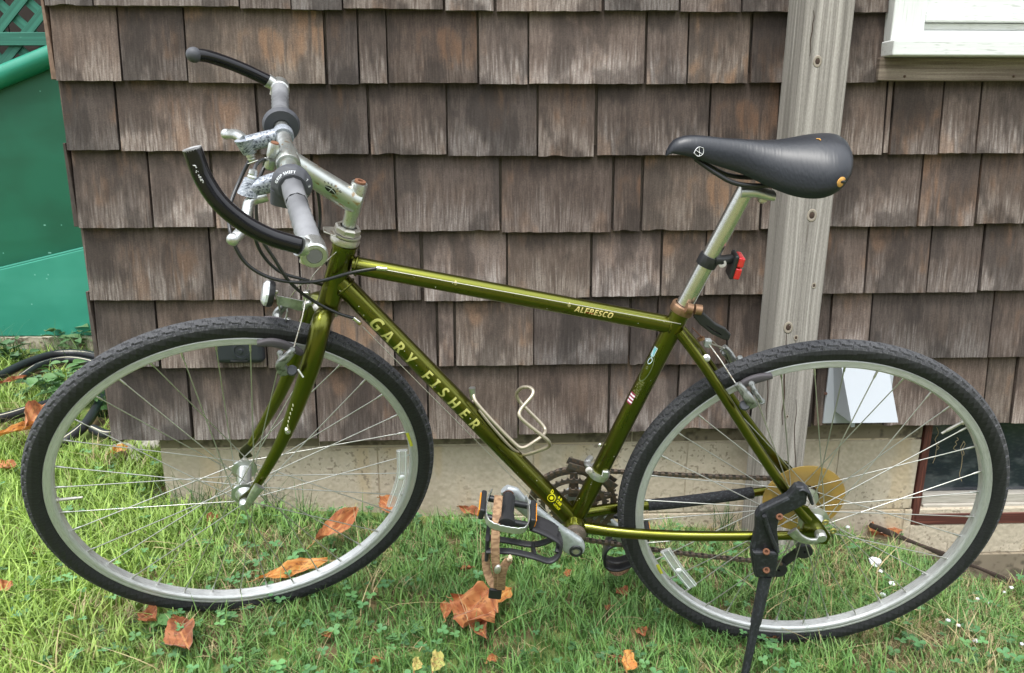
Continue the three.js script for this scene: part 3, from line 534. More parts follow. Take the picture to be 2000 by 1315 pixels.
// frame
const frame = part('frame', bike);
const HT = B(675, 476), HB = B(639, 603), BB = B(1122, 1017), ST = B(1336, 597), TTa = B(690, 518), TTb = B(1322, 637), DTa = B(664, 550);
{
  const rTT = 0.0146, rDT = 0.0172, rST = 0.0160;
  mesh('head_tube', turned(HB, HT, (() => { const L = HB.distanceTo(HT); return [[0.0, 0], [0.0205, 0], [0.0208, 0.006], [0.0188, 0.012], [0.0188, L - 0.012], [0.0205, L - 0.006], [0.0203, L], [0.0, L]]; })(), 36), paint, frame);
  mesh('top_tube', cyl(TTa, TTb, rTT, rTT, 40), paint, frame);
  mesh('down_tube', cyl(DTa, BB, rDT, rDT, 40), paint, frame);
  mesh('seat_tube', cyl(BB, ST, rST, rST, 40), paint, frame);
  mesh('bottom_bracket_shell', turned(BB.clone().setZ(-0.034), BB.clone().setZ(0.034), [[0.015, 0], [0.0205, 0], [0.0215, 0.003], [0.0215, 0.065], [0.0205, 0.068], [0.015, 0.068]], 32), paint, frame);
  const weld = (p, a, r) => new THREE.TorusGeometry(r, 0.0022, 8, 40).applyQuaternion(new THREE.Quaternion().setFromUnitVectors(Z, a.clone().normalize())).translate(p.x, p.y, p.z);
  const dTT = TTb.clone().sub(TTa).normalize(), dDT = BB.clone().sub(DTa).normalize();
  mesh('weld', weld(TTa.clone().addScaledVector(dTT, 0.006), dTT, rTT + 0.0005), paint, frame); mesh('weld', weld(TTb.clone().addScaledVector(dTT, -0.013), dTT, rTT + 0.0005), paint, frame); mesh('weld', weld(DTa.clone().addScaledVector(dDT, 0.012), dDT, rDT + 0.0005), paint, frame);
  // stays: straight seat stays, chain stays that bend out round the tyre
  mesh('seat_stay', sweep([B(1326, 648, 0.016), B(1380, 722, 0.030), B(1470, 862, 0.048), B(1560, 995, 0.062), B(1578, 1016, 0.064)], () => 0.0086, { n: 30, seg: 18 }), paint, frame);
  const far = (p, z) => V(p.x, p.y, z);
  mesh('seat_stay', sweep([far(B(1326, 648, 0.016), -0.016), far(B(1380, 722, 0.030), -0.030), far(B(1470, 862, 0.048), -0.048), far(B(1578, 1016, 0.064), -0.064)], () => 0.0086, { n: 30, seg: 18 }), paint, frame);
  const c0 = B(1140, 1030, 0.02), c1 = B(1210, 1040, 0.034), c2 = B(1330, 1047, 0.046), c3 = B(1560, 1046, 0.064);
  const stay = u => [mix(0.0105, 0.0080, u), mix(0.0112, 0.0080, u)];
  mesh('chain_stay', sweep([c0, c1, c2, c3], stay, { n: 34, seg: 18, side: Z }), paint, frame);
  mesh('chain_stay', sweep([c0, c1, c2, c3].map(p => far(p, -p.z)), stay, { n: 34, seg: 18, side: Z }), paint, frame);
  const cp = [c1, c2, c3].map(p => far(p, -p.z)); mesh('chain_stay_guard', sweep([cp[0].clone().lerp(cp[1], 0.55), cp[1], cp[1].clone().lerp(cp[2], 0.75)], () => 0.0112, { n: 14, seg: 16 }), rubber, frame);
  mesh('stay_bridge', cyl(B(1372, 712, 0.028), far(B(1372, 712, 0.028), -0.028), 0.0055, 0.0055, 14), paint, frame);
  for (const s of [1, -1]) {
    const o = [[1562, 985], [1578, 990], [1606, 1022], [1622, 1046], [1614, 1062], [1590, 1060], [1575, 1054], [1545, 1054], [1545, 1038], [1566, 1034], [1572, 1015]].map(([a, b]) => { const p = B(a, b, 0.064); return [p.x, p.y]; });
    mesh('dropout', slab(o, 0.006, 0.001).translate(0, 0, s > 0 ? 0.061 : -0.067), paint, frame);
  }
  for (const [px, py] of [[1612, 1020], [1627, 1037]]) { const p = B(px, py, 0.066); mesh('eyelet', new THREE.TorusGeometry(0.0042, 0.002, 8, 16).translate(p.x, p.y, 0.067), std(C(0.30, 0.28, 0.08), 0.4, 0.7), frame); }
  // cable stops and small bosses
  const stop = (p, q) => mesh('cable_stop', turned(p, q, [[0, 0], [0.0036, 0], [0.0036, 0.012], [0.0026, 0.014], [0, 0.014]], 14), std(C(0.32, 0.26, 0.10), 0.4, 0.6), frame);
  stop(B(738, 524, 0.0165), B(770, 530, 0.0165)); stop(B(693, 622, 0.018), B(714, 644, 0.018));
  for (const [px, py, z] of [[890, 553, 0.0148], [1112, 596, 0.0148]]) mesh('cable_guide', ball(B(px, py, z), 0.0026, 1, 1.6, 0.6), std(C(0.6, 0.52, 0.25), 0.5, 0.4), frame);
  mesh('cable', cyl(B(745, 526, 0.0162), B(1330, 633, 0.0162), 0.0007, 0.0007, 6), steel, frame);
  mesh('cable', cyl(B(708, 638, 0.0185), B(1108, 1040, 0.0185), 0.0007, 0.0007, 6), steel, frame);
  for (const [px, py, z] of [[925, 767, 0], [1172, 869, 0]]) mesh('boss', ball(B(px, py, z), 0.004), chrome, frame);
  // bare scratches in the paint
  const sc = std(C(0.62, 0.60, 0.45), 0.7), rs = rng(12);
  const chip = (A, D, R, n) => { const d = D.clone().sub(A), L = d.length(); d.normalize(); const zd = Z.clone().addScaledVector(d, -d.z).normalize(), up = zd.clone().cross(d), gs = []; for (let i = 0; i < n; i++) { const f = -0.5 + 2 * rs(), p = A.clone().addScaledVector(d, L * rs()).addScaledVector(zd, R * Math.cos(f)).addScaledVector(up, R * Math.sin(f)); gs.push(ball(p, 0.00035 + 0.0005 * rs(), 1 + rs(), 1, 0.5, 6)); } return join(gs); };
  mesh('paint_chips', chip(DTa, BB, rDT, 14), sc, frame); mesh('paint_chips', chip(TTa, TTb, rTT, 8), sc, frame); mesh('paint_chips', chip(BB, ST, rST, 7), sc, frame);
  // writing
  const word = (txt, font, fill, sx = 1) => (c, w, h) => { c.fillStyle = fill; c.font = font; c.textAlign = 'center'; c.textBaseline = 'middle'; c.save(); c.translate(w / 2, h / 2); c.scale(sx, 1); c.fillText(txt, 0, 0); c.restore(); };
  const dAt = (px, py) => B(px, py, rDT).sub(DTa).dot(dDT);
  { const s0 = dAt(728, 622), s1 = dAt(935, 838);
    const [g, m] = film(DTa, BB, rDT + 0.0004, s0, s1 - s0, 0.08, 1.55, 1536, 128, (c, w, h) => {
      c.fillStyle = 'rgb(184,183,104)'; c.textBaseline = 'middle'; c.textAlign = 'center'; const txt = 'GARY FISHER'; const xs = [0.045, 0.145, 0.245, 0.345, 0.43, 0.500, 0.575, 0.655, 0.755, 0.855, 0.955];
      [...txt].forEach((ch, i) => { c.save(); c.translate(xs[i] * w, h * 0.53); const big = i === 0; c.scale(1.12, 1); c.font = `bold ${big ? 158 : 136}px sans-serif`; c.fillText(ch, 0, 0); c.restore(); });
    }); mesh('lettering', g, m, frame); }
  { const s0 = dAt(1072, 964), s1 = dAt(1100, 994);
    const [g, m] = film(DTa, BB, rDT + 0.0004, s0, s1 - s0, 0.55, 1.5, 256, 160, (c, w, h) => { c.fillStyle = c.strokeStyle = 'rgb(226,218,30)'; c.lineWidth = 9; c.beginPath(); c.arc(70, 96, 44, 0, 7); c.stroke(); c.beginPath(); c.arc(70, 96, 22, 0, 7); c.fill(); c.font = 'bold 60px sans-serif'; c.fillText('D', 8, 60); c.font = 'bold 44px sans-serif'; ['8 8', 'CR8', 'MN8'].forEach((t, i) => c.fillText(t, 128 + 8 * i, 44 + 48 * i)); }); mesh('lettering', g, m, frame); }
  { const s0 = B(1118, 600, rTT).sub(TTa).dot(dTT), s1 = B(1202, 616, rTT).sub(TTa).dot(dTT);
    const [g, m] = film(TTa, TTb, rTT + 0.0004, s0, s1 - s0, 0.22, 1.0, 512, 96, (c, w, h) => { c.fillStyle = 'rgb(206,190,120)'; c.textAlign = 'center'; c.textBaseline = 'middle'; c.font = 'italic bold 84px sans-serif'; c.save(); c.translate(w / 2, h / 2); c.scale(1.12, 1); c.fillText('ALFRESCO', 0, 0); c.restore(); c.strokeStyle = 'rgba(150,70,40,0.8)'; c.lineWidth = 6; c.strokeRect(170, 62, 90, 4); }); mesh('lettering', g, m, frame); }
  { const dST = ST.clone().sub(BB).normalize(), at = (px, py) => B(px, py, rST).sub(BB).dot(dST);
    let s0 = at(1268, 716), s1 = at(1280, 676);
    let [g, m] = film(BB, ST, rST + 0.0004, s0, s1 - s0, 0.95, 0.8, 256, 96, (c, w, h) => { c.strokeStyle = 'rgb(200,222,226)'; c.fillStyle = 'rgb(120,190,200)'; c.lineWidth = 9; c.beginPath(); c.ellipse(50, 56, 40, 24, 0.2, 0, 7); c.stroke(); c.fillRect(100, 30, 120, 34); c.strokeRect(120, 24, 100, 48); c.beginPath(); c.moveTo(90, 60); c.lineTo(190, 20); c.stroke(); }); mesh('sticker', g, m, frame);
    s0 = at(1240, 748); s1 = at(1268, 690);
    [g, m] = film(BB, ST, rST + 0.0004, s0, s1 - s0, 0.85, 1.2, 256, 160, (c) => { c.strokeStyle = 'rgb(120,134,100)'; c.lineWidth = 5; c.beginPath(); c.ellipse(128, 80, 110, 66, 0, 0, 7); c.stroke(); c.fillStyle = 'rgb(120,130,90)'; c.font = 'bold 40px sans-serif'; c.fillText('D', 120, 96); }); mesh('sticker', g, m, frame);
    s0 = at(1226, 776); s1 = at(1250, 742);
    [g, m] = film(BB, ST, rST + 0.0004, s0, s1 - s0, 0.65, 0.9, 192, 128, (c) => { c.fillStyle = 'rgb(176,176,120)'; for (let i = 0; i < 8; i++) for (let k = 0; k < 7; k++) if (hash(i, k, 3) > 0.3) c.fillRect(10 + i * 22, 12 + k * 15, 15, 4); }); mesh('sticker', g, m, frame);
    s0 = at(1217, 788); s1 = at(1229, 768);
    [g, m] = film(BB, ST, rST + 0.0004, s0, s1 - s0, 0.90, 0.75, 128, 96, (c) => { for (let k = 0; k < 7; k++) { c.fillStyle = k % 2 ? 'rgb(232,226,230)' : 'rgb(140,40,70)'; c.fillRect(k * 18, 6, 18, 84); } }); mesh('sticker', g, m, frame); }
}

// wheels
const treadGeo = (() => {
  const N = 1560, M = 40, pos = [], pitch = 88;
  for (let i = 0; i < N; i++) {
    const a = i / N * 2 * Math.PI, q = i / N * pitch;
    for (let j = 0; j <= M; j++) {
      const s = j / M * 2 - 1, th = s * 2.52, as = Math.abs(s), sg = s < 0 ? 0.5 : 0;         // round section, open at the rim
      let dr = 0;
      if (as < 0.44) {
        const zone = as < 0.09 ? 0 : as < 0.20 ? 0.35 : as < 0.32 ? 0.62 : 0.15, fr = ((q + zone + sg) % 1 + 1) % 1;
        dr = fr < 0.17 ? -0.0019 : 0.0007; if (Math.abs(as - 0.09) < 0.02 && fr < 0.5) dr = -0.0018; if (Math.abs(as - 0.32) < 0.02 && fr > 0.45) dr = -0.0018; if (as > 0.40) dr -= 0.0003;
      } else if (as > 0.66 && as < 0.70) dr = -0.0005; else if (as > 0.90) dr = 0.0005;
      const R = 0.0165 + dr, r = 0.3308 + R * 1.04 * Math.cos(th), z = R * 0.96 * Math.sin(th);
      pos.push(r * Math.cos(a), r * Math.sin(a), z);
    }
  }
  // dusty tread cap and blacker sidewalls as two skins of the tyre
  const skin = test => {
    const idx = []; for (let i = 0; i < N; i++) for (let j = 0; j < M; j++) { if (test(Math.abs((j + 0.5) / M * 2 - 1)) === false) continue; const a = i * (M + 1) + j, b = ((i + 1) % N) * (M + 1) + j; idx.push(a, b, a + 1, a + 1, b, b + 1); }
    const g = new THREE.BufferGeometry(); g.setAttribute('position', new THREE.Float32BufferAttribute(pos, 3)); g.setIndex(idx);
    const q = toCreasedNormals(g, 0.7), p = q.attributes.position, uv = []; for (let i = 0; i < p.count; i++) uv.push(Math.atan2(p.getY(i), p.getX(i)) * 0.34 / 0.2, p.getZ(i) / 0.2); q.setAttribute('uv', new THREE.Float32BufferAttribute(uv, 2)); return q;
  };
  return [skin(s => s < 0.45), skin(s => s >= 0.45)];
})();
const rimGeo = (() => {
  const half = [[0.3155, 0.0112], [0.3165, 0.0106], [0.3155, 0.0116], [0.3125, 0.0112], [0.3122, 0.0108], [0.3105, 0.0112], [0.3066, 0.0112], [0.3062, 0.0108], [0.3054, 0.0112], [0.3038, 0.0106], [0.3012, 0.0070], [0.3005, 0.0]];
  const pts = [[0.308, 0.0], [0.308, 0.0086], [0.3165, 0.0096], ...half].map(p => p.slice()); const mir = half.slice(0, -1).reverse().map(([r, z]) => [r, -z]);
  const all = [...pts, ...mir, [0.3165, -0.0096], [0.308, -0.0086], [0.308, 0]];
  const g = new THREE.LatheGeometry(all.map(([r, z]) => new THREE.Vector2(r, z)), 160).rotateX(Math.PI / 2); return toCreasedNormals(g, 0.5);
})();
const spokeGeo = (() => new THREE.LatheGeometry([[0.0, 0], [0.0011, 0], [0.00098, 0.06], [0.00098, 0.945], [0.0019, 0.955], [0.0019, 1.0], [0, 1.0]].map(p => new THREE.Vector2(...p)), 7))();
const sideMat = std(0xffffff, 0.7, 0, { map: speck(422, S(28, 29, 31), S(42, 43, 45), 0.35, 0.8, 20) });
const spokeMat = std(C(0.52, 0.52, 0.49), 0.3, 0.85), tyreMat = std(0xffffff, 0.80, 0, { map: speck(420, S(54, 55, 58), S(86, 86, 88), 0.4, 0.85, 34) }), rimMat = std(0xffffff, 0.42, 0.45, { map: speck(421, S(200, 202, 201), S(178, 180, 179), 0.45, 0.75, 24) });
function wheel(name, pos, quat, hub, spin) {
  const g = part(name, bike); g.position.copy(pos); g.quaternion.copy(quat); g.updateMatrixWorld(true);
  const ty = mesh('tyre_sidewall', treadGeo[1], sideMat, g); ty.rotation.z = spin; mesh('tyre_tread', treadGeo[0], tyreMat, g).rotation.z = spin; mesh('rim', rimGeo, rimMat, g);
  for (let k = 0; k < 36; k++) {
    const th = (k + 0.5) * Math.PI / 18 + spin, side = k % 2 ? 1 : -1, off = (Math.floor(k / 2) % 2 ? 1 : -1) * 60 * Math.PI / 180, fl = hub.flange, fz = side > 0 ? hub.zl : hub.zr;
    const a = V(fl * Math.cos(th + off), fl * Math.sin(th + off), fz + side * (off > 0 ? 0.001 : -0.001)), b = V(0.3015 * Math.cos(th), 0.3015 * Math.sin(th), side * 0.003), d = b.clone().sub(a);
    const m = mesh('spoke', spokeGeo, spokeMat, g); m.position.copy(a); m.quaternion.setFromUnitVectors(V(0, 1, 0), d.clone().normalize()); m.scale.set(1, d.length(), 1);
  }
  mesh('hub', turned(V(0, 0, hub.z0), V(0, 0, hub.z0 + 1), hub.prof.map(([r, z]) => [r, z - hub.z0]), 32), alu, g);
  mesh('axle', cyl(V(0, 0, hub.a0), V(0, 0, hub.a1), 0.0052, 0.0052, 14), steel, g);
  return g;
}
const frontC = toBike(frontW), rearC = toBike(rearW);
const fw = wheel('front_wheel', frontC, qF, { flange: 0.0195, zl: 0.031, zr: -0.031, z0: -0.046, a0: -0.056, a1: 0.056, prof: [[0, -0.044], [0.009, -0.044], [0.0145, -0.038], [0.0165, -0.034], [0.0225, -0.033], [0.0225, -0.029], [0.0140, -0.026], [0.0125, -0.015], [0.0125, 0.015], [0.0140, 0.026], [0.0225, 0.029], [0.0225, 0.033], [0.0165, 0.034], [0.0145, 0.038], [0.009, 0.044], [0, 0.044]] }, 0.05);
const rw = wheel('rear_wheel', rearC, new THREE.Quaternion(), { flange: 0.0235, zl: 0.033, zr: -0.024, z0: -0.066, a0: -0.07, a1: 0.07, prof: [[0, -0.064], [0.010, -0.064], [0.016, -0.034], [0.0265, -0.026], [0.0265, -0.022], [0.0180, -0.018], [0.0155, 0.0], [0.0180, 0.027], [0.0265, 0.031], [0.0265, 0.035], [0.0175, 0.039], [0.014, 0.056], [0.010, 0.0595], [0, 0.0595]] }, 0.11);
{
  // spoke reflectors, valves, rim labels
  const inFront = (px, py, z) => V().copy(F(px, py, z)).sub(frontC).applyQuaternion(qF.clone().invert()), inRear = (px, py, z) => B(px, py, z).sub(rearC);
  for (const [w, f, pts] of [[fw, inFront, [[785, 880], [784, 930], [765, 988]]], [rw, inRear, [[1300, 1075], [1325, 1112], [1352, 1145]]]]) {
    const P = pts.map(([a, b]) => f(a, b, 0.012)), rf = mesh('spoke_reflector', sweep(P, () => [0.0105, 0.0035], { n: 16, seg: 16, square: 0.6, side: P[2].clone().sub(P[0]).normalize().cross(Z).normalize() }), clearPlastic, w);
    for (const k of [-0.5, 0.5]) { const n = P[2].clone().sub(P[0]).normalize().cross(Z).normalize().multiplyScalar(0.006 * k * 2); mesh('ridge', sweep(P.map(p => p.clone().add(n).add(V(0, 0, 0.0034))), () => [0.001, 0.001], { n: 12, seg: 6 }), std(C(0.9, 0.92, 0.93), 0.3), rf); }
    mesh('clip', ball(P[1].clone().add(V(0, 0, 0.004)), 0.006, 1, 1, 0.5, 10), std(C(0.85, 0.88, 0.88), 0.3), rf);
  }
  const valve = (w, tip) => { const d = tip.clone().setZ(0).normalize(); mesh('valve', turned(d.clone().multiplyScalar(0.302), V(0, 0, 0), [[0, 0], [0.0052, 0], [0.0052, 0.004], [0.0029, 0.0045], [0.0029, 0.030], [0.0022, 0.032], [0.0022, 0.040], [0, 0.040]], 12), steel, w); };
  valve(fw, inFront(150, 973, 0)); valve(rw, inRear(1870, 830, 0));
  const lab = (w, f, pts) => mesh('rim_label', sweep(pts.map(([a, b]) => f(a, b, 0.0115)), () => [0.003, 0.0002], { n: 8, seg: 6, side: V(1, 0, 0) }), std(C(0.62, 0.62, 0.06), 0.5), w);
  lab(fw, inFront, [[795, 846], [800, 860], [804, 872]]); lab(rw, inRear, [[1284, 1103], [1288, 1112], [1293, 1121]]);
  // rear gear side
  mesh('spoke_guard', turned(V(0, 0, -0.027), V(0, 0, -0.026), [[0.030, 0], [0.074, 0.0035], [0.0755, 0.003], [0.0755, 0.0015], [0.030, -0.0015], [0.030, 0]], 56), std(C(0.78, 0.58, 0.20), 0.3, 0, { transmission: 0.65, thickness: 0, clearcoat: 0.4 }), rw);
  for (let k = 0; k < 7; k++) mesh('sprocket', turned(V(0, 0, -0.034 - k * 0.0046), V(0, 0, 0), [[0.018, 0], [0.056 - k * 0.0052, 0], [0.056 - k * 0.0052, 0.0018], [0.018, 0.0018], [0.018, 0]], 40), rustySteel, rw);
}
const qr = (end, pts, host) => { const g = part('quick_release', host); mesh('nut', turned(end[0], end[1], [[0, 0], [0.0078, 0], [0.0095, 0.003], [0.0098, 0.012], [0.0078, 0.017], [0, 0.018]], 20), alu, g); const m = mesh('lever', sweep(pts, u => [0.0032 + 0.0012 * Math.sin(u * 3), mix(0.0052, 0.0095, u)], { n: 16, seg: 14, square: 0.25, side: Z }), aluDull, g); return g; };
{
  const fe = frontC.clone().addScaledVector(nF, 0.050), fe2 = fe.clone().addScaledVector(nF, 0.02);
  qr([fe, fe2], [F(481, 991, 0.066), F(487, 980, 0.069), F(498, 962, 0.070), F(507, 950, 0.070)], bike);
  const a = rearC.clone().setZ(0.067), b = rearC.clone().setZ(0.087);
  qr([a, b], [B(1600, 1056, 0.08), B(1580, 1057, 0.082), B(1560, 1049, 0.082), B(1547, 1037, 0.082)], bike);
}

// fork, steered with the front wheel
const fork = part('fork', bike);
{
  const cr = sB.clone(), out = (px, py, z) => F(px, py, z);
  mesh('steerer', cyl(cr.clone().addScaledVector(steer, -0.012), cr.clone().addScaledVector(steer, 0.03), 0.0150, 0.0150, 28), paint, fork);
  const path = [cr.clone().addScaledVector(steer, -0.002).addScaledVector(nF, 0.006), out(628, 628, 0.020), out(620, 662, 0.033), out(611, 700, 0.040), out(588, 770, 0.045), out(556, 850, 0.049), out(520, 917, 0.051), out(492, 962, 0.051)];
  const rad = u => u < 0.15 ? mix(0.0160, 0.0165, u / 0.15) : mix(0.0162, 0.0075, clamp((u - 0.25) / 0.72));
  mesh('blade', sweep(path, rad, { n: 44, seg: 22 }), paint, fork);
  const mirror = p => { const q = p.clone().sub(cr), d = q.dot(nF); return p.clone().addScaledVector(nF, -2 * d); };
  mesh('blade', sweep(path.map(mirror), rad, { n: 44, seg: 22 }), paint, fork);
  for (const s of [0, 1]) { const t0 = out(494, 958, 0.051), t1 = frontC.clone().addScaledVector(nF, 0.050), t2 = t1.clone().addScaledVector(upF, -0.012).addScaledVector(backF, 0.006), p = [t0, t1, t2].map(q => s ? mirror(q) : q); mesh('fork_end', sweep(p, u => [0.0028, mix(0.007, 0.0115, u)], { n: 12, seg: 14, square: 0.3, side: nF }), std(C(0.05, 0.055, 0.02), 0.5, 0.5), fork); }
  const ey = out(562, 843, 0.064); mesh('eyelet', turned(ey.clone().addScaledVector(nF, -0.006), ey, [[0, 0], [0.0052, 0], [0.0048, 0.008], [0.0028, 0.008], [0.0028, 0.004], [0, 0.004]], 16), chrome, fork);
  const e2 = mirror(out(562, 790, 0.050)); mesh('eyelet', ball(e2, 0.004), chrome, fork);
  const sc = [[572, 792], [570, 800], [567, 808], [565, 817], [563, 824], [562, 832]]; const gs = sc.map(([a, b], i) => ball(out(a, b, 0.0605 - i * 0.0003), 0.0015, 0.6, 2.2, 0.6, 6)); mesh('scratch', join(gs), std(C(0.7, 0.68, 0.45), 0.6), fork);
}
// headset
{
  const h = part('headset', bike), at = s => sB.clone().addScaledVector(steer, s), L = sB.distanceTo(HT) + 0.004;
  mesh('lower_cup', turned(at(-0.004), at(1), [[0.015, 0], [0.0215, 0], [0.0232, 0.004], [0.0215, 0.010], [0.0195, 0.012], [0.015, 0.012]], 32), steel, h);
  mesh('upper_cup', turned(at(L - 0.004), at(1), [[0.015, 0], [0.0195, 0], [0.0228, 0.003], [0.0235, 0.008], [0.0215, 0.013], [0.015, 0.014]], 32), steel, h);
  mesh('cable_hanger', join([turned(at(L + 0.011), at(1), [[0.015, 0], [0.0228, 0], [0.0228, 0.0026], [0.015, 0.0026], [0.015, 0]], 32), (() => { const p = at(L + 0.012); return sweep([p.clone().addScaledVector(backF, -0.018), p.clone().addScaledVector(backF, -0.036)], u => [mix(0.018, 0.009, u), 0.0013], { linear: true, seg: 14, square: 0.4, side: nF }); })()]), steel, h);
  mesh('locknut', turned(at(L + 0.0145), at(1), [[0.0135, 0], [0.0200, 0], [0.0206, 0.002], [0.0206, 0.009], [0.0185, 0.0115], [0.0135, 0.0115]], 8), steel, h);
}
// stem
const CB = F(562, 314, 0), NB = F(614, 500, 0.295), FB = F(546, 167, -0.31);
const barCurve = new THREE.CatmullRomCurve3([FB, FB.clone().lerp(CB, 0.6).addScaledVector(backF, -0.004), CB.clone().addScaledVector(nF, -0.04), CB, CB.clone().addScaledVector(nF, 0.04), CB.clone().lerp(NB, 0.4).addScaledVector(backF, -0.004), NB]);
const bar = z => { let lo = 0, hi = 1; for (let k = 0; k < 24; k++) { const m = (lo + hi) / 2; (barCurve.getPoint(m).sub(CB).dot(nF) < z) ? lo = m : hi = m; } return barCurve.getPoint(lo); };
const barDir = z => bar(z + 0.01).sub(bar(z - 0.01)).normalize();
{
  const st = part('stem', bike), top = B(703, 357).addScaledVector(steer, 0.0), q0 = sB.clone().addScaledVector(steer, sB.distanceTo(HT) + 0.01), neck = F(678, 415, 0);
  mesh('quill', turned(q0, top, (() => { const L = q0.distanceTo(top); return [[0, 0], [0.0106, 0], [0.0108, L - 0.055], [0.0122, L - 0.046], [0.0124, L - 0.002], [0.0115, L], [0, L]]; })(), 30), aluStem, st);
  mesh('expander_bolt', turned(top, top.clone().add(steer), [[0, 0.0005], [0.0088, 0.0005], [0.0085, 0.0032], [0.0045, 0.0036], [0.0042, 0.001], [0, 0.001]], 20), rust, st);
  const nk = q0.clone().lerp(top, 0.66);
  mesh('extension', sweep([nk, nk.clone().lerp(CB, 0.5), CB.clone().addScaledVector(backF, 0.004)], u => mix(0.0185, 0.0160, u), { n: 14, seg: 26 }), aluStem, st);
  mesh('clamp', turned(CB.clone().addScaledVector(nF, -0.021), CB.clone().addScaledVector(nF, 1), [[0.0120, 0], [0.0165, 0], [0.0172, 0.002], [0.0172, 0.040], [0.0165, 0.042], [0.0120, 0.042]], 32), aluStem, st);
  const fwd = CB.clone().addScaledVector(backF, -0.019);
  mesh('clamp_lug', join([turned(fwd.clone().addScaledVector(upF, 0.001).addScaledVector(backF, -0.003), fwd.clone().addScaledVector(upF, 1), [[0, 0], [0.0078, 0], [0.0082, 0.003], [0.0082, 0.018], [0.0072, 0.020], [0, 0.020]], 18), turned(fwd.clone().addScaledVector(upF, -0.018).addScaledVector(backF, -0.003), fwd.clone().addScaledVector(upF, 1), [[0, 0], [0.007, 0], [0.0082, 0.002], [0.0082, 0.015], [0, 0.016]], 18)]), aluStem, st);
  mesh('clamp_bolt', cyl(fwd.clone().addScaledVector(upF, 0.02).addScaledVector(backF, -0.003), fwd.clone().addScaledVector(upF, 0.0225).addScaledVector(backF, -0.003), 0.0058, 0.0054, 16), rust, st);
  mesh('cable_noodle', cyl(fwd.clone().addScaledVector(upF, 0.004), F(484, 320, -0.02), 0.0011, 0.0008, 8), chrome, st);
  // printed emblem on the extension
  const A = nk, Bq = CB, dd = nk.distanceTo(CB);
  const [g, m] = film(Bq, A, 0.0178, dd * 0.40, dd * 0.36, 0.30, 1.25, 192, 128, (c) => { c.fillStyle = 'rgb(24,26,24)'; c.save(); c.translate(96, 74); c.rotate(0.12); c.beginPath(); c.ellipse(0, 0, 46, 24, 0, 0, 7); c.fill(); c.strokeStyle = 'rgb(176,186,176)'; c.lineWidth = 5; c.beginPath(); c.moveTo(-46, 4); c.quadraticCurveTo(0, -20, 46, 4); c.moveTo(0, -26); c.lineTo(0, 26); c.stroke(); c.restore(); c.font = 'bold 23px sans-serif'; c.textAlign = 'center'; [...'SYSTEM'].forEach((ch, i) => { c.save(); c.translate(96 + (i - 2.5) * 23, 36 + (i - 2.5) * (i - 2.5) * 2.2); c.rotate((i - 2.5) * 0.2); c.fillText(ch, 0, 0); c.restore(); }); }); mesh('emblem', g, m, st);
}
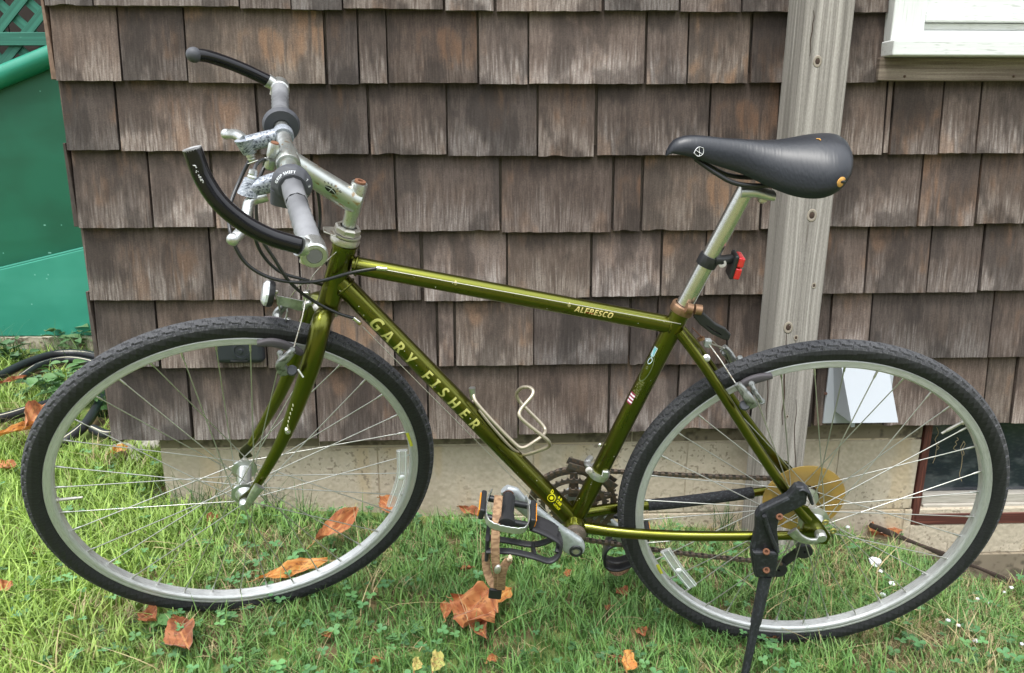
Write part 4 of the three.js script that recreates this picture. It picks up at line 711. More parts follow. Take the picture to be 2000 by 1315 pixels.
// handlebar with grips, twist shifters and bar ends
{
  const hb = part('handlebar', bike), zn = NB.clone().sub(CB).dot(nF), zf = FB.clone().sub(CB).dot(nF);
  const seg = (a, b, r, mat, name, opt = {}) => { const pts = []; for (let i = 0; i <= 8; i++) pts.push(bar(mix(a, b, i / 8))); return mesh(name, sweep(pts, typeof r === 'function' ? r : () => r, { n: 20, seg: 24, ...opt }), mat, hb); };
  seg(zf + 0.004, zn - 0.03, 0.0112, aluDull, 'bar');
  seg(-0.06, 0.06, u => 0.0128 * (1 - 0.1 * (2 * u - 1) ** 4), aluStem, 'bar_sleeve');
  const ring = (z, s, r) => {
    const g = part('twist_shifter', hb), p = bar(z), d = barDir(z).multiplyScalar(s);
    mesh('housing', turned(p, p.clone().add(d), [[0.012, -0.004], [0.026, -0.004], [r, 0.001], [r + 0.001, 0.006], [r - 0.002, 0.012], [0.0185, 0.017], [0.012, 0.017]], 40), darkRubber, g);
    return [g, p, d];
  };
  { const [g, p, d] = ring(0.085, 1, 0.0262);
    const low = F(548, 400, 0.09); mesh('cable_box', sweep([p.clone().addScaledVector(upF, -0.012).addScaledVector(backF, -0.008).addScaledVector(d, 0.005), low.clone()], u => [0.009, mix(0.018, 0.014, u)], { n: 8, seg: 18, square: 0.4, side: d }), darkRubber, g);
    // printed numbers round the ring
    const cv = document.createElement('canvas'); cv.width = 1024; cv.height = 64; const c = cv.getContext('2d'); c.fillStyle = 'rgb(214,218,222)'; c.font = 'bold 46px sans-serif'; c.translate(1024, 64); c.rotate(Math.PI); c.fillText('GRIP SHIFT', 250, 48); c.fillText('1', 620, 48); c.fillText('3', 690, 48); c.fillText('2', 800, 48); c.fillText('1', 900, 48);
    const t = new THREE.CanvasTexture(cv); t.colorSpace = THREE.SRGBColorSpace; const gg = new THREE.CylinderGeometry(0.0190, 0.0246, 0.0052, 48, 1, true); gg.applyQuaternion(new THREE.Quaternion().setFromUnitVectors(V(0, 1, 0), d)); const q = p.clone().addScaledVector(d, 0.0150); gg.translate(q.x, q.y, q.z);
    mesh('ring_print', gg, std(0xffffff, 0.5, 0, { map: t, transparent: true, alphaTest: 0.4 }), g); }
  ring(-0.125, -1, 0.0275);
  const grip = (a, b) => seg(a, b, u => 0.0136 + 0.0004 * Math.sin(u * 40) + 0.0008 * u, greyRubber, 'grip', { n: 50, seg: 8 });
  seg(0.094, 0.150, u => 0.0152 - 0.0008 * u, greyRubber, 'twist_sleeve', { seg: 9 }); grip(0.151, zn - 0.022);
  seg(-0.142, -0.175, 0.0155, greyRubber, 'twist_sleeve', { seg: 9 }); grip(-0.176, zf + 0.026);
  // bar ends
  const barEnd = (z, pts, r, capR) => {
    const g = part('bar_end', hb), d = barDir(z), p = bar(z);
    const a = p.clone().addScaledVector(d, -0.013), R = 0.0158;
    mesh('clamp', turned(a, a.clone().add(d), [[0.0112, 0], [R - 0.002, 0], [R, 0.002], [R, 0.024], [R - 0.002, 0.026], [0.0112, 0.026], [0.0108, 0.024]], 36), aluDull, g);
    mesh('socket', sweep([p.clone().lerp(pts[0], 0.1), p.clone().lerp(pts[0], 0.55), pts[0]], u => mix(0.0108, 0.0118, u), { n: 10, seg: 20 }), aluDull, g);
    mesh('pinch_bolt', cyl(p.clone().lerp(pts[0], 0.42).addScaledVector(upF, -0.018), p.clone().lerp(pts[0], 0.42).addScaledVector(upF, -0.010), 0.0052, 0.0052, 14), steel, g);
    mesh('tube', sweep(pts, () => r, { n: 40, seg: 26 }), gloss, g);
    const e = pts[pts.length - 1], f = e.clone().sub(pts[pts.length - 2]).normalize();
    if (capR) mesh('plug', ball(e.clone().addScaledVector(f, -0.002), capR, 1, 1, 1, 22), darkRubber, g);
    else mesh('bore', turned(e.clone().addScaledVector(f, -0.001), e.clone().add(f), [[0, 0.0005], [r - 0.003, 0.0005], [r - 0.0005, 0.002], [r, 0.0005], [r, 0]], 22), std(C(0.3, 0.3, 0.3), 0.5, 0.6), g);
    return g;
  };
  const n1 = zn - 0.012, nb = barEnd(n1, [F(584, 480, n1 + 0.006), F(528, 463, n1 + 0.006), F(478, 437, n1 + 0.004), F(430, 397, n1), F(397, 348, n1 - 0.008), F(375, 291, n1 - 0.014)], 0.0100, 0);
  mesh('bar_bore', turned(NB.clone().addScaledVector(barDir(zn - 0.012), -0.001), NB.clone().add(barDir(zn - 0.012)), [[0.0090, 0.0006], [0.0092, 0.0024], [0.0112, 0.0024], [0.0114, 0.0010], [0.0114, -0.004]], 26), aluDull, hb); mesh('bar_hollow', cyl(NB.clone().addScaledVector(barDir(zn - 0.012), 0.0008), NB.clone().addScaledVector(barDir(zn - 0.012), 0.0014), 0.0088, 0.0088, 24), std(C(0.16, 0.16, 0.165), 0.7), hb);
  barEnd(zf + 0.012, [F(522, 157, zf + 0.012), F(480, 137, zf + 0.016), F(440, 121, zf + 0.024), F(400, 109, zf + 0.036), F(376, 107, zf + 0.044)], 0.0102, 0.0122);
  // worn print on the near bar end
  const pr = rng(31), gs = [], eyeB = toBike(EYE), onTube = (px, py, r) => { const c = F(px, py, n1), d = eyeB.clone().sub(c).normalize(); gs.push(ball(c.addScaledVector(d, 0.0098), r, 1, 1, 1, 6)); };
  for (let i = 0; i < 24; i++) { const t = pr(); onTube(mix(378, 396, t) + 5 * (pr() - 0.5), mix(322, 358, t), 0.0004 + 0.0005 * pr()); } for (let i = 0; i < 16; i++) onTube(480 + 34 * pr(), 444 + 14 * pr(), 0.0004 + 0.0006 * pr());
  mesh('worn_marks', join(gs), std(C(0.55, 0.55, 0.55), 0.6), nb);
}
// brake levers
{
  const lever = (z, elbow, tip, blade, cabl) => {
    const g = part('brake_lever', bike), p = bar(z);
    mesh('clamp_band', turned(p.clone().addScaledVector(barDir(z), -0.008), p.clone().add(barDir(z)), [[0.0112, 0], [0.0150, 0], [0.0158, 0.003], [0.0158, 0.013], [0.0150, 0.016], [0.0112, 0.016]], 24), flecked, g);
    mesh('perch', sweep([p.clone().lerp(elbow, 0.12), p.clone().lerp(elbow, 0.55), elbow], u => [mix(0.0105, 0.013, u), mix(0.0125, 0.011, u)], { n: 14, seg: 18, square: 0.25, side: nF }), flecked, g);
    mesh('hood', sweep([elbow.clone().lerp(tip, -0.5), elbow, tip], u => mix(0.0165, 0.0100, u), { n: 12, seg: 18 }), flecked, g);
    mesh('adjuster', turned(tip, tip.clone().add(tip.clone().sub(elbow)), [[0, -0.004], [0.0062, -0.003], [0.0068, 0.004], [0.0055, 0.006], [0.0062, 0.008], [0.0052, 0.013], [0, 0.013]], 16), alu, g);
    mesh('blade', sweep(blade, u => [mix(0.0080, 0.0085, u), mix(0.0078, 0.0062, u)], { n: 26, seg: 16, square: 0.1, side: nF }), aluDull, g);
    mesh('blade_knob', ball(blade[blade.length - 1], 0.0085, 1, 1, 1, 14), aluDull, g);
  };
  lever(-0.092, F(482, 281, -0.085), F(488, 300, -0.083), [F(478, 274, -0.09), F(466, 265, -0.11), F(452, 262, -0.14), F(442, 262, -0.155)], null);
  lever(0.062, F(489, 370, 0.055), F(492, 350, 0.053), [F(520, 383, 0.06), F(490, 393, 0.065), F(482, 415, 0.08), F(481, 438, 0.10), F(462, 462, 0.13), F(455, 468, 0.135)], null);
}
// cables
{
  const cable = (pts, r = 0.0026) => mesh('cable_housing', sweep(pts, () => r, { n: 60, seg: 10 }), std(C(0.016, 0.017, 0.019), 0.35), cb), cb = part('cables', bike);
  cable([F(490, 308, -0.083), F(470, 348, -0.07), F(449, 405, -0.03), F(452, 462, 0.02), F(478, 512, 0.03), F(520, 540, 0.035), F(570, 551, 0.035), B(625, 549, 0.035), B(690, 532, 0.026), B(738, 524, 0.0175)], 0.0028);
  cable([F(493, 345, 0.05), F(500, 322, 0.03), F(516, 312, 0.0), F(514, 330, -0.02), F(497, 372, -0.01), F(492, 430, 0.0), F(508, 490, 0.0), F(545, 530, -0.005), F(600, 548, -0.01), B(648, 562, -0.025)]);
  cable([F(527, 315, -0.015), F(512, 335, 0), F(500, 400, 0.02), F(508, 460, 0.03), F(535, 505, 0.034), F(565, 550, 0.035), B(612, 588, 0.03), B(660, 612, 0.022), B(695, 623, 0.0185)]);
  cable([F(604, 345, -0.03), F(619, 372, -0.05), F(625, 420, -0.06), F(622, 470, -0.05), B(640, 520, -0.04)]);
  for (const [a, b] of [[B(736, 524, 0.0178), B(756, 526, 0.0172)], [B(690, 621, 0.0188), B(702, 630, 0.0185)]]) mesh('ferrule', cyl(a, b, 0.0036, 0.0033, 12), chrome, cb);
  mesh('cable_wire', sweep([F(672, 478, 0), F(610, 540, 0), F(597, 572, 0.0)], () => 0.0008, { n: 10, seg: 6 }), steel, cb);
}
// brakes
const wornAlu = std(0xffffff, 0.45, 0.8, { map: speck(412, S(150, 153, 152), S(96, 98, 94), 0.45, 0.75, 24) });
function brake(P, side, opt) {   // P(px, py, z): pixel to bike-local; near side arm with pad, mirrored for the far arm
  const g = part(opt.name, bike);
  const arm = (M, near) => {
    mesh('arm', sweep(opt.arm.map(a => M(P(...a))), u => [mix(0.0068, 0.0048, u), mix(0.0098, 0.0055, u)], { n: 14, seg: 16, square: 0.3, side }), wornAlu, g);
    mesh('pad_bolt', sweep(opt.nuts.slice(0, 3).map(([x, y, z]) => M(P(x, y, z - 0.006))), () => 0.0040, { n: 12, seg: 10 }), wornAlu, g);
    mesh('pivot', turned(M(P(...opt.pivot)), M(P(opt.pivot[0], opt.pivot[1], opt.pivot[2] + 0.02)), [[0, -0.014], [0.0065, -0.014], [0.0088, -0.004], [0.0088, 0.006], [0.0065, 0.010], [0, 0.0105]], 18), near ? darkRubber : aluDull, g);
    mesh('pad', sweep(opt.pad.map(a => M(P(...a))), u => [0.0050, 0.0078 * Math.sin(0.6 + u * 1.95)], { n: 18, seg: 14, square: 0.4, side }), std(C(0.075, 0.068, 0.075), 0.7), g);
    for (const [px, py, z, r] of opt.nuts) mesh('nut', turned(M(P(px, py, z - 0.012)), M(P(px, py, z)), [[0, 0], [r * 0.85, 0], [r * 0.9, 0.007], [r * 0.7, 0.009], [0, 0.0095]], 8), wornAlu, g);
    mesh('straddle_cable', sweep(opt.wire.map(a => M(P(...a))), () => 0.0011, { n: 8, seg: 7 }), steel, g);
  };
  arm(p => p, true); arm(opt.mirror, false); return g;
}
{
  const mirF = p => { const q = p.clone().sub(sB); return p.clone().addScaledVector(nF, -2 * q.dot(nF)); };
  const fb = brake(F, nF, { name: 'front_brake', arm: [[556, 728, 0.056], [548, 712, 0.060], [560, 698, 0.062], [572, 685, 0.060]], pivot: [570, 724, 0.056], pad: [[502, 671, 0.020], [530, 669, 0.020], [560, 676, 0.020], [590, 690, 0.020]], nuts: [[547, 690, 0.05, 0.0062], [548, 705, 0.056, 0.0055], [545, 718, 0.060, 0.006], [571, 683, 0.066, 0.0055]], wire: [[574, 678, 0.060], [590, 620, 0.035], [597, 585, 0.012]], mirror: mirF });
  mesh('wire_end', cyl(F(582, 722, 0.064), F(592, 737, 0.066), 0.0014, 0.0014, 8), std(C(0.8, 0.8, 0.78), 0.4), fb);
  const hp = F(599, 577, 0); mesh('wire_yoke', rbox(hp, 0.010, 0.016, 0.012, 0.002), aluDull, fb);
  const rb = brake(B, Z, { name: 'rear_brake', arm: [[1470, 792, 0.060], [1462, 778, 0.064], [1452, 764, 0.060], [1440, 750, 0.056]], pivot: [1455, 792, 0.058], pad: [[1440, 757, 0.019], [1460, 746, 0.019], [1485, 738, 0.019], [1508, 734, 0.019]], nuts: [[1468, 750, 0.05, 0.0062], [1474, 764, 0.056, 0.006], [1488, 784, 0.060, 0.0065], [1440, 752, 0.062, 0.005]], wire: [[1436, 748, 0.056], [1405, 700, 0.03], [1384, 672, 0.008]], mirror: p => V(p.x, p.y, -p.z) });
  mesh('wire_yoke', rbox(B(1382, 670, 0.004), 0.012, 0.014, 0.012, 0.003), std(C(0.42, 0.46, 0.46), 0.4, 0.3), rb);
  mesh('wire_stop', turned(B(1370, 664, 0.006), B(1366, 652, 0.004), [[0.003, 0], [0.0062, 0], [0.0062, 0.004], [0.003, 0.004], [0.003, 0]], 14), bronze, rb);
  mesh('brake_wire', cyl(B(1352, 640, 0), B(1382, 670, 0.004), 0.0008, 0.0008, 6), rust, rb);
  // far arm shows above the tyre
  mesh('far_arm', sweep([B(1436, 712, -0.052), B(1425, 690, -0.054), B(1414, 678, -0.052)], u => mix(0.0068, 0.0055, u), { n: 10, seg: 12 }), aluDull, rb);
  mesh('far_wire', cyl(B(1386, 671, 0), B(1414, 680, -0.05), 0.0016, 0.0014, 8), steel, rb);
  mesh('bolt', ball(B(1447, 703, -0.05), 0.0055), aluDull, rb); mesh('bolt', turned(B(1380, 700, 0.024), B(1380, 700, 0.034), [[0, 0], [0.006, 0], [0.0062, 0.006], [0.003, 0.008], [0, 0.008]], 14), aluDull, rb);
}
// front reflector on its bracket
{
  const g = part('front_reflector', bike);
  mesh('bracket', slab([[596, 596], [541, 585], [541, 602], [584, 615], [596, 615]].map(([a, b]) => { const p = F(a, b, 0).sub(sB); return [p.dot(backF), p.dot(upF)]; }), 0.002, 0.0003).applyMatrix4(new THREE.Matrix4().makeBasis(backF, upF, nF).setPosition(sB)), aluDull, g);
  mesh('bracket_arm', sweep([F(546, 602, 0), F(540, 580, 0), F(534, 562, 0)], () => [0.008, 0.0012], { n: 8, seg: 10, square: 0.5, side: nF }), aluDull, g);
  mesh('bracket_claw', sweep([F(594, 600, 0.004), F(600, 592, 0.006), F(608, 590, 0.006)], () => [0.007, 0.0045], { n: 8, seg: 12, square: 0.3, side: nF }), aluDull, g);
  mesh('mudguard_tab', sweep([F(561, 606, -0.004), F(557, 628, -0.004)], () => [0.006, 0.001], { linear: true, seg: 10, square: 0.5, side: nF }), aluDull, g);
  mesh('bolt', ball(F(539, 570, 0.006), 0.004), steel, g);
  const c = F(530, 574, 0), dd = backF.clone().negate();
  mesh('shell', turned(c, c.clone().add(dd), [[0, -0.003], [0.0190, -0.003], [0.0215, 0.001], [0.0215, 0.006], [0, 0.006]], 32), black, g);
  mesh('lens', turned(c.clone().addScaledVector(dd, 0.0058), c.clone().add(dd.clone().multiplyScalar(2)), [[0, 0], [0.0205, 0], [0.0205, 0.004], [0.015, 0.0085], [0, 0.0095]], 10), std(C(0.78, 0.82, 0.86), 0.18, 0.2, { clearcoat: 1 }), g);
}
// seat post, saddle, clamp, rear reflector
const postTop = B(1458, 368), postDir = postTop.clone().sub(ST).normalize();
{
  const sp = part('seatpost', bike);
  mesh('post', cyl(ST.clone().addScaledVector(postDir, -0.02), postTop, 0.0136, 0.0136, 32), std(0xffffff, 0.24, 0.95, { map: speck(430, S(206, 208, 204), S(186, 186, 178), 0.4, 0.8, 20) }), sp);
  mesh('head', sweep([B(1444, 372), B(1470, 372), B(1500, 380), B(1510, 382)], u => [mix(0.017, 0.015, u), mix(0.010, 0.007, u)], { n: 12, seg: 18, square: 0.2, side: Z }), alu, sp);
  mesh('clamp_bolt', turned(B(1490, 385), B(1488, 396), [[0, 0], [0.007, 0], [0.0075, 0.006], [0.004, 0.009], [0, 0.009]], 14), steel, sp);
  const sc = part('seat_clamp', bike), a = ST.clone().addScaledVector(postDir, -0.012);
  mesh('collar', turned(a, a.clone().add(postDir), [[0.0150, 0], [0.0188, 0], [0.0195, 0.002], [0.0195, 0.012], [0.0182, 0.014], [0.0150, 0.014]], 32), bronze, sc);
  mesh('ears', join([cyl(B(1340, 601, 0.022), B(1352, 604, 0.022), 0.0085, 0.0085, 18), cyl(B(1357, 604, 0.020), B(1370, 606, 0.020), 0.0085, 0.0085, 18)]), bronze, sc);
  // slotted black lever
  const o = [[1358, 606], [1374, 610], [1396, 630], [1416, 640], [1427, 652], [1423, 663], [1412, 662], [1388, 650], [1366, 632], [1354, 618]].map(([x, y]) => { const p = B(x, y, 0.02); return [p.x, p.y]; }), h = [[1376, 630], [1384, 632], [1412, 650], [1409, 656], [1394, 649], [1376, 636]].map(([x, y]) => { const p = B(x, y, 0.02); return [p.x, p.y]; });
  mesh('lever', slab(o, 0.009, 0.0022, [h]).translate(0, 0, 0.016), black, sc);
}
{
  const sd = part('saddle', bike), N = 44, M = 30, pos = [], idx = [];
  const lat = (t, tab) => { let k = 0; while (k < tab.length - 2 && t > tab[k + 1][0]) k++; const [a, b] = [tab[k], tab[k + 1]]; let s = (t - a[0]) / (b[0] - a[0]); s = clamp(s); const p0 = tab[Math.max(0, k - 1)], p3 = tab[Math.min(tab.length - 1, k + 2)]; const m1 = (b[1] - p0[1]) / (b[0] - p0[0] || 1) * (b[0] - a[0]), m2 = (p3[1] - a[1]) / (p3[0] - a[0] || 1) * (b[0] - a[0]); return a[1] * (2 * s ** 3 - 3 * s * s + 1) + m1 * (s ** 3 - 2 * s * s + s) + b[1] * (3 * s * s - 2 * s ** 3) + m2 * (s ** 3 - s * s); };
  const nose = B(1303, 285), tail = B(1655, 283), L = tail.x - nose.x;
  // x position and half width along the saddle, crown height, side drop
  const half = [[0, 0.004], [0.02, 0.012], [0.08, 0.0175], [0.25, 0.0205], [0.42, 0.026], [0.56, 0.041], [0.70, 0.060], [0.82, 0.0735], [0.90, 0.075], [0.96, 0.064], [0.99, 0.044], [1.0, 0.012]];
  const crown = [[0, -0.010], [0.03, 0.004], [0.12, 0.011], [0.35, 0.006], [0.6, 0.003], [0.82, 0.010], [0.93, 0.010], [0.98, 0.003], [1, -0.010]];
  const drop = [[0, 0.008], [0.05, 0.020], [0.2, 0.032], [0.42, 0.044], [0.6, 0.060], [0.75, 0.072], [0.86, 0.070], [0.95, 0.052], [1, 0.02]];
  const at = (t, q) => { const w = lat(t, half), x = nose.x + L * t, a = q * Math.PI / 2, base = mix(nose.y, tail.y, t) + 0.004, zq = Math.sin(a), sy = 1 - Math.abs(Math.cos(a)) ** 0.9; const edge = Math.max(0, Math.abs(q) - 0.93) / 0.07; return V(x, base + lat(t, crown) - lat(t, drop) * sy, w * zq * (1 - 0.08 * edge)); };
  const ts = []; for (let i = 0; i <= N; i++) { const u = i / N; ts.push(u < 0.15 ? u * u / 0.15 * 1 : u > 0.85 ? 1 - (1 - u) * (1 - u) / 0.15 : u); }
  for (const t of ts) for (let j = 0; j <= M; j++) { const p = at(t, j / M * 2 - 1); pos.push(p.x, p.y, p.z); }
  const row = M + 1; for (let i = 0; i < N; i++) for (let j = 0; j < M; j++) { const a = i * row + j; idx.push(a, a + 1, a + row, a + 1, a + row + 1, a + row); }
  // underside: shallow shell
  const b0 = pos.length / 3; for (const t of ts) for (let j = 0; j <= 6; j++) { const a = at(t, -1), b = at(t, 1), p = a.clone().lerp(b, j / 6); const s = Math.sin(j / 6 * Math.PI); p.y += 0.020 * s * Math.sin(Math.PI * clamp(t * 1.02)); pos.push(p.x, p.y, p.z); }
  for (let i = 0; i < N; i++) for (let j = 0; j < 6; j++) { const a = b0 + i * 7 + j; idx.push(a, a + 7, a + 1, a + 1, a + 7, a + 8); }
  const g = new THREE.BufferGeometry(); g.setAttribute('position', new THREE.Float32BufferAttribute(pos, 3)); g.setIndex(idx); g.computeVertexNormals();
  { const uv = [], p = g.attributes.position; for (let i = 0; i < p.count; i++) uv.push(p.getX(i) / 0.3, p.getZ(i) / 0.3 + p.getY(i) / 0.3); g.setAttribute('uv', new THREE.Float32BufferAttribute(uv, 2)); }
  const vinyl = std(0xffffff, 0.42, 0, { map: tex(256, 256, (u, v) => lerp3(S(19, 23, 31), S(60, 65, 74), 0.12 * fbm(u * 8, v * 8, 441, 3) + (vnoise(u * 90, v * 90, 442) > 0.985 ? 0.8 : 0))), bumpMap: tex(256, 256, (u, v) => { const q = vnoise(u * 200, v * 200, 443); return [q, q, q]; }, false), bumpScale: 0.00025, clearcoat: 0.12, clearcoatRoughness: 0.4 });  // bluish tint in the vinyl colour stands in for the sheen of the sky
  mesh('cover', g, vinyl, sd);
  const rail = [[-0.15, -0.012], [-0.12, -0.028], [-0.09, -0.040], [-0.04, -0.040], [0.01, -0.026], [0.04, -0.012]];
  const mid = B(1480, 300);
  for (const s of [1, -1]) mesh('rail', sweep(rail.map(([x, y], i) => V(mid.x + x + 0.06, mid.y + y, s * [0.006, 0.016, 0.021, 0.021, 0.024, 0.03][i])), () => 0.0035, { n: 26, seg: 10 }), black, sd);
  // white emblem on the near flank, torn rear corner
  const proj = (px, py) => { let best, bd = 1e9; const tgt = ray(px, py); for (let i = 0; i <= 120; i++) for (let j = 0; j <= 60; j++) { const t = i / 120, q = j / 60, p = bike.localToWorld(at(t, q)); const d = p.sub(EYE).normalize().distanceTo(tgt); if (d < bd) { bd = d; best = [t, q]; } } return best; };
  const put = (px, py, lift = 0.0006) => { const [t, q] = proj(px, py), p = at(t, q), a = at(Math.min(1, t + 0.01), q).sub(at(Math.max(0, t - 0.01), q)), b = at(t, Math.min(1, q + 0.02)).sub(at(t, q - 0.02)), n = a.clone().cross(b).normalize(); if (n.z < 0) n.negate(); return p.addScaledVector(n, lift); };
  const w = std(C(0.85, 0.86, 0.86), 0.5), stroke = pts => mesh('emblem', sweep(pts.map(([a, b]) => put(a, b)), () => [0.0013, 0.0003], { n: pts.length * 3, seg: 6 }), w, sd);
  stroke([[1356, 300], [1358, 292], [1365, 287], [1373, 290]]); stroke([[1356, 298], [1362, 305], [1372, 300], [1373, 290]]); stroke([[1359, 293], [1365, 297], [1371, 300]]); stroke([[1365, 288], [1366, 305]]);
  const foam = std(0xffffff, 0.95, 0, { map: speck(444, S(150, 96, 40), S(214, 170, 96), 0.3, 0.6, 60) });
  const tear = [[1633, 358], [1636, 348], [1645, 345], [1650, 352], [1643, 363], [1634, 367]].map(([a, b]) => put(a, b, 0.001));
  mesh('torn_foam', join([ball(put(1640, 357, 0), 0.0048, 1.0, 1.4, 0.4, 9), ball(put(1645, 351, 0), 0.0034, 1.3, 1, 0.4, 9)]), foam, sd); mesh('tear_hole', ball(put(1644, 354, 0.001), 0.0038, 1.3, 0.7, 0.5, 12), black, sd);
  mesh('scuff', sweep([put(1594, 272), put(1600, 273), put(1602, 276)], () => [0.0012, 0.0006], { n: 6, seg: 6 }), foam, sd);
}
{
  const g = part('rear_reflector', bike), p = ST.clone().lerp(postTop, 0.405);
  mesh('band', turned(p.clone().addScaledVector(postDir, -0.009), p.clone().add(postDir), [[0.0136, 0], [0.0158, 0], [0.0162, 0.002], [0.0162, 0.016], [0.0158, 0.018], [0.0136, 0.018]], 32), black, g);
  mesh('arm', sweep([B(1396, 508, 0.008), B(1412, 508, 0.006), B(1428, 506, 0)], () => [0.008, 0.007], { n: 8, seg: 14, square: 0.3, side: Z }), black, g);
  mesh('bolt', turned(B(1411, 515, 0.010), B(1411, 515, 0.02), [[0, 0], [0.006, 0], [0.0062, 0.005], [0.003, 0.0055], [0.003, 0.0035], [0, 0.0035]], 16), steel, g);
  const c = B(1433, 517, 0), rot = new THREE.Quaternion().setFromAxisAngle(Z, -0.10);
  mesh('shell', rbox(V(0, 0, 0), 0.007, 0.040, 0.032, 0.004, rot).translate(c.x - 0.002, c.y, 0), black, g);
  for (const [y, h] of [[0.0095, 0.017], [-0.0095, 0.019]]) mesh('lens', rbox(V(0.0080, y, 0), 0.011, h, 0.030, 0.003).applyQuaternion(rot).translate(c.x - 0.002, c.y, 0), std(C(0.62, 0.015, 0.025), 0.15, 0, { clearcoat: 1 }), g);
}
// cranks, chainrings, chain
{
  const dr = part('crankset', bike), ax = BB;
  const eye = B(990, 955, 0.085), root = B(1122, 1066, 0.078);
  const d = eye.clone().sub(root).setZ(0).normalize(), n = V(-d.y, d.x, 0);
  mesh('cup', turned(BB.clone().setZ(0.033), BB.clone().setZ(1), [[0, 0], [0.0195, 0], [0.0205, 0.004], [0.0195, 0.010], [0.012, 0.014], [0.0085, 0.034], [0, 0.034]], 28), rustySteel, dr);
  const rootC = V(BB.x, BB.y, 0.072), len = 0.178;
  const crank = (c, dir, s) => {
    const e = c.clone().addScaledVector(dir, len).setZ(c.z + s * 0.010);
    const me = mesh('crank_arm', sweep([c.clone().addScaledVector(dir, -0.012), c, c.clone().addScaledVector(dir, 0.03), c.clone().lerp(e, 0.5), e.clone().addScaledVector(dir, -0.02), e, e.clone().addScaledVector(dir, 0.010)], u => { const w = u < 0.10 ? mix(0.011, 0.0215, Math.sqrt(u / 0.10)) : u < 0.3 ? mix(0.0215, 0.0158, (u - 0.10) / 0.2) : u < 0.82 ? mix(0.0158, 0.0148, (u - 0.3) / 0.5) : u < 0.93 ? mix(0.0148, 0.0178, (u - 0.82) / 0.11) : mix(0.0178, 0.009, (u - 0.93) / 0.07); return [mix(0.0095, 0.0070, u), w]; }, { n: 40, seg: 20, square: 0.28, side: Z }), std(0xffffff, 0.48, 0.6, { map: speck(451, S(186, 192, 196), S(170, 176, 178), 0.4, 0.8, 22) }), dr);
    return [e, me];
  };
  const [pl, ml] = crank(rootC, d, 1), [prr] = crank(V(BB.x, BB.y, -0.078), d.clone().negate(), -1);
  mesh('crank_bolt_cap', turned(rootC.clone().setZ(0.080), rootC.clone().setZ(1), [[0, 0.0], [0.0125, 0.0], [0.012, 0.0035], [0.0085, 0.004], [0.0085, 0.001], [0, 0.001]], 26), black, dr); mesh('crank_bolt', cyl(rootC.clone().setZ(0.080), rootC.clone().setZ(0.0835), 0.0068, 0.0062, 6), steel, dr);
  // toothed rings
  const edge = B(1057, 938, -0.048), rBig = clamp(Math.hypot(edge.x - BB.x, edge.y - BB.y), 0.082, 0.098);
  for (const [r, teeth, z, arms] of [[rBig, 46, -0.050, 1], [rBig * 0.78, 36, -0.044, 0], [rBig * 0.55, 26, -0.038, 0]]) {
    const o = []; for (let k = 0; k < teeth; k++) for (const [f, q] of [[0, -0.0022], [0.28, -0.001], [0.42, 0.0026], [0.58, 0.0026], [0.72, -0.001]]) { const a = (k + f) / teeth * 2 * Math.PI; o.push([(r + q) * Math.cos(a), (r + q) * Math.sin(a)]); }
    const hole = []; for (let k = 0; k < 40; k++) { const a = -k / 40 * 2 * Math.PI, q = r - (arms ? 0.013 : 0.011) - 0.003 * Math.max(0, Math.cos(5 * a)) ** 6; hole.push([q * Math.cos(a), q * Math.sin(a)]); }
    mesh('chainring', slab(o, 0.003, 0.0006, [hole]).translate(BB.x, BB.y, z), rustySteel, dr);
  }
  { const gs = []; for (let k = 0; k < 5; k++) { const a = k * 1.2566 + 0.4; gs.push(sweep([V(BB.x + 0.018 * Math.cos(a), BB.y + 0.018 * Math.sin(a), -0.050), V(BB.x + (rBig - 0.008) * Math.cos(a), BB.y + (rBig - 0.008) * Math.sin(a), -0.048)], u => [0.004, mix(0.011, 0.007, u)], { linear: true, seg: 12, square: 0.3, side: Z })); } mesh('spider', join(gs), rustySteel, dr); }
  // pedals
  const pedal = (e, s, flip) => {
    const g = part('pedal', bike); g.position.copy(e); const px = B(1045, 1018, 0.14).sub(B(952, 1000, 0.14)).setZ(0).normalize(); if (flip) px.negate();
    g.quaternion.setFromRotationMatrix(new THREE.Matrix4().makeBasis(px, V(-px.y, px.x, 0), Z)); const z = q => q * s;
    mesh('spindle_barrel', turned(V(0, 0, z(0.004)), V(0, 0, z(1)), [[0, 0], [0.0078, 0], [0.0078, 0.006], [0.0120, 0.012], [0.0110, 0.050], [0.0145, 0.074], [0.0145, 0.080], [0, 0.081]], 24), black, g);
    mesh('washer', turned(V(0, 0, z(0.002)), V(0, 0, z(1)), [[0, 0], [0.0095, 0], [0.0095, 0.005], [0, 0.005]], 20), rust, g);
    for (const q of [0.022, 0.070]) mesh('cross_arm', sweep([V(-0.034, -0.003, z(q)), V(0, 0.0, z(q + 0.004)), V(0.034, -0.003, z(q))], () => [0.005, 0.0055], { n: 12, seg: 12, square: 0.3, side: Z }), black, g);
    mesh('cage', sweep([V(-0.030, 0.002, z(0.008)), V(-0.035, 0.002, z(0.03)), V(-0.035, 0.002, z(0.074)), V(-0.027, 0.002, z(0.090)), V(0.0, 0.0, z(0.093)), V(0.027, 0.002, z(0.090)), V(0.035, 0.002, z(0.074)), V(0.035, 0.002, z(0.03)), V(0.030, 0.002, z(0.008))], u => [0.0055 + 0.0016 * Math.abs(Math.sin(u * 70)), 0.0012], { n: 60, seg: 12, square: 0.6, side: V(0, 1, 0) }), alu, g);
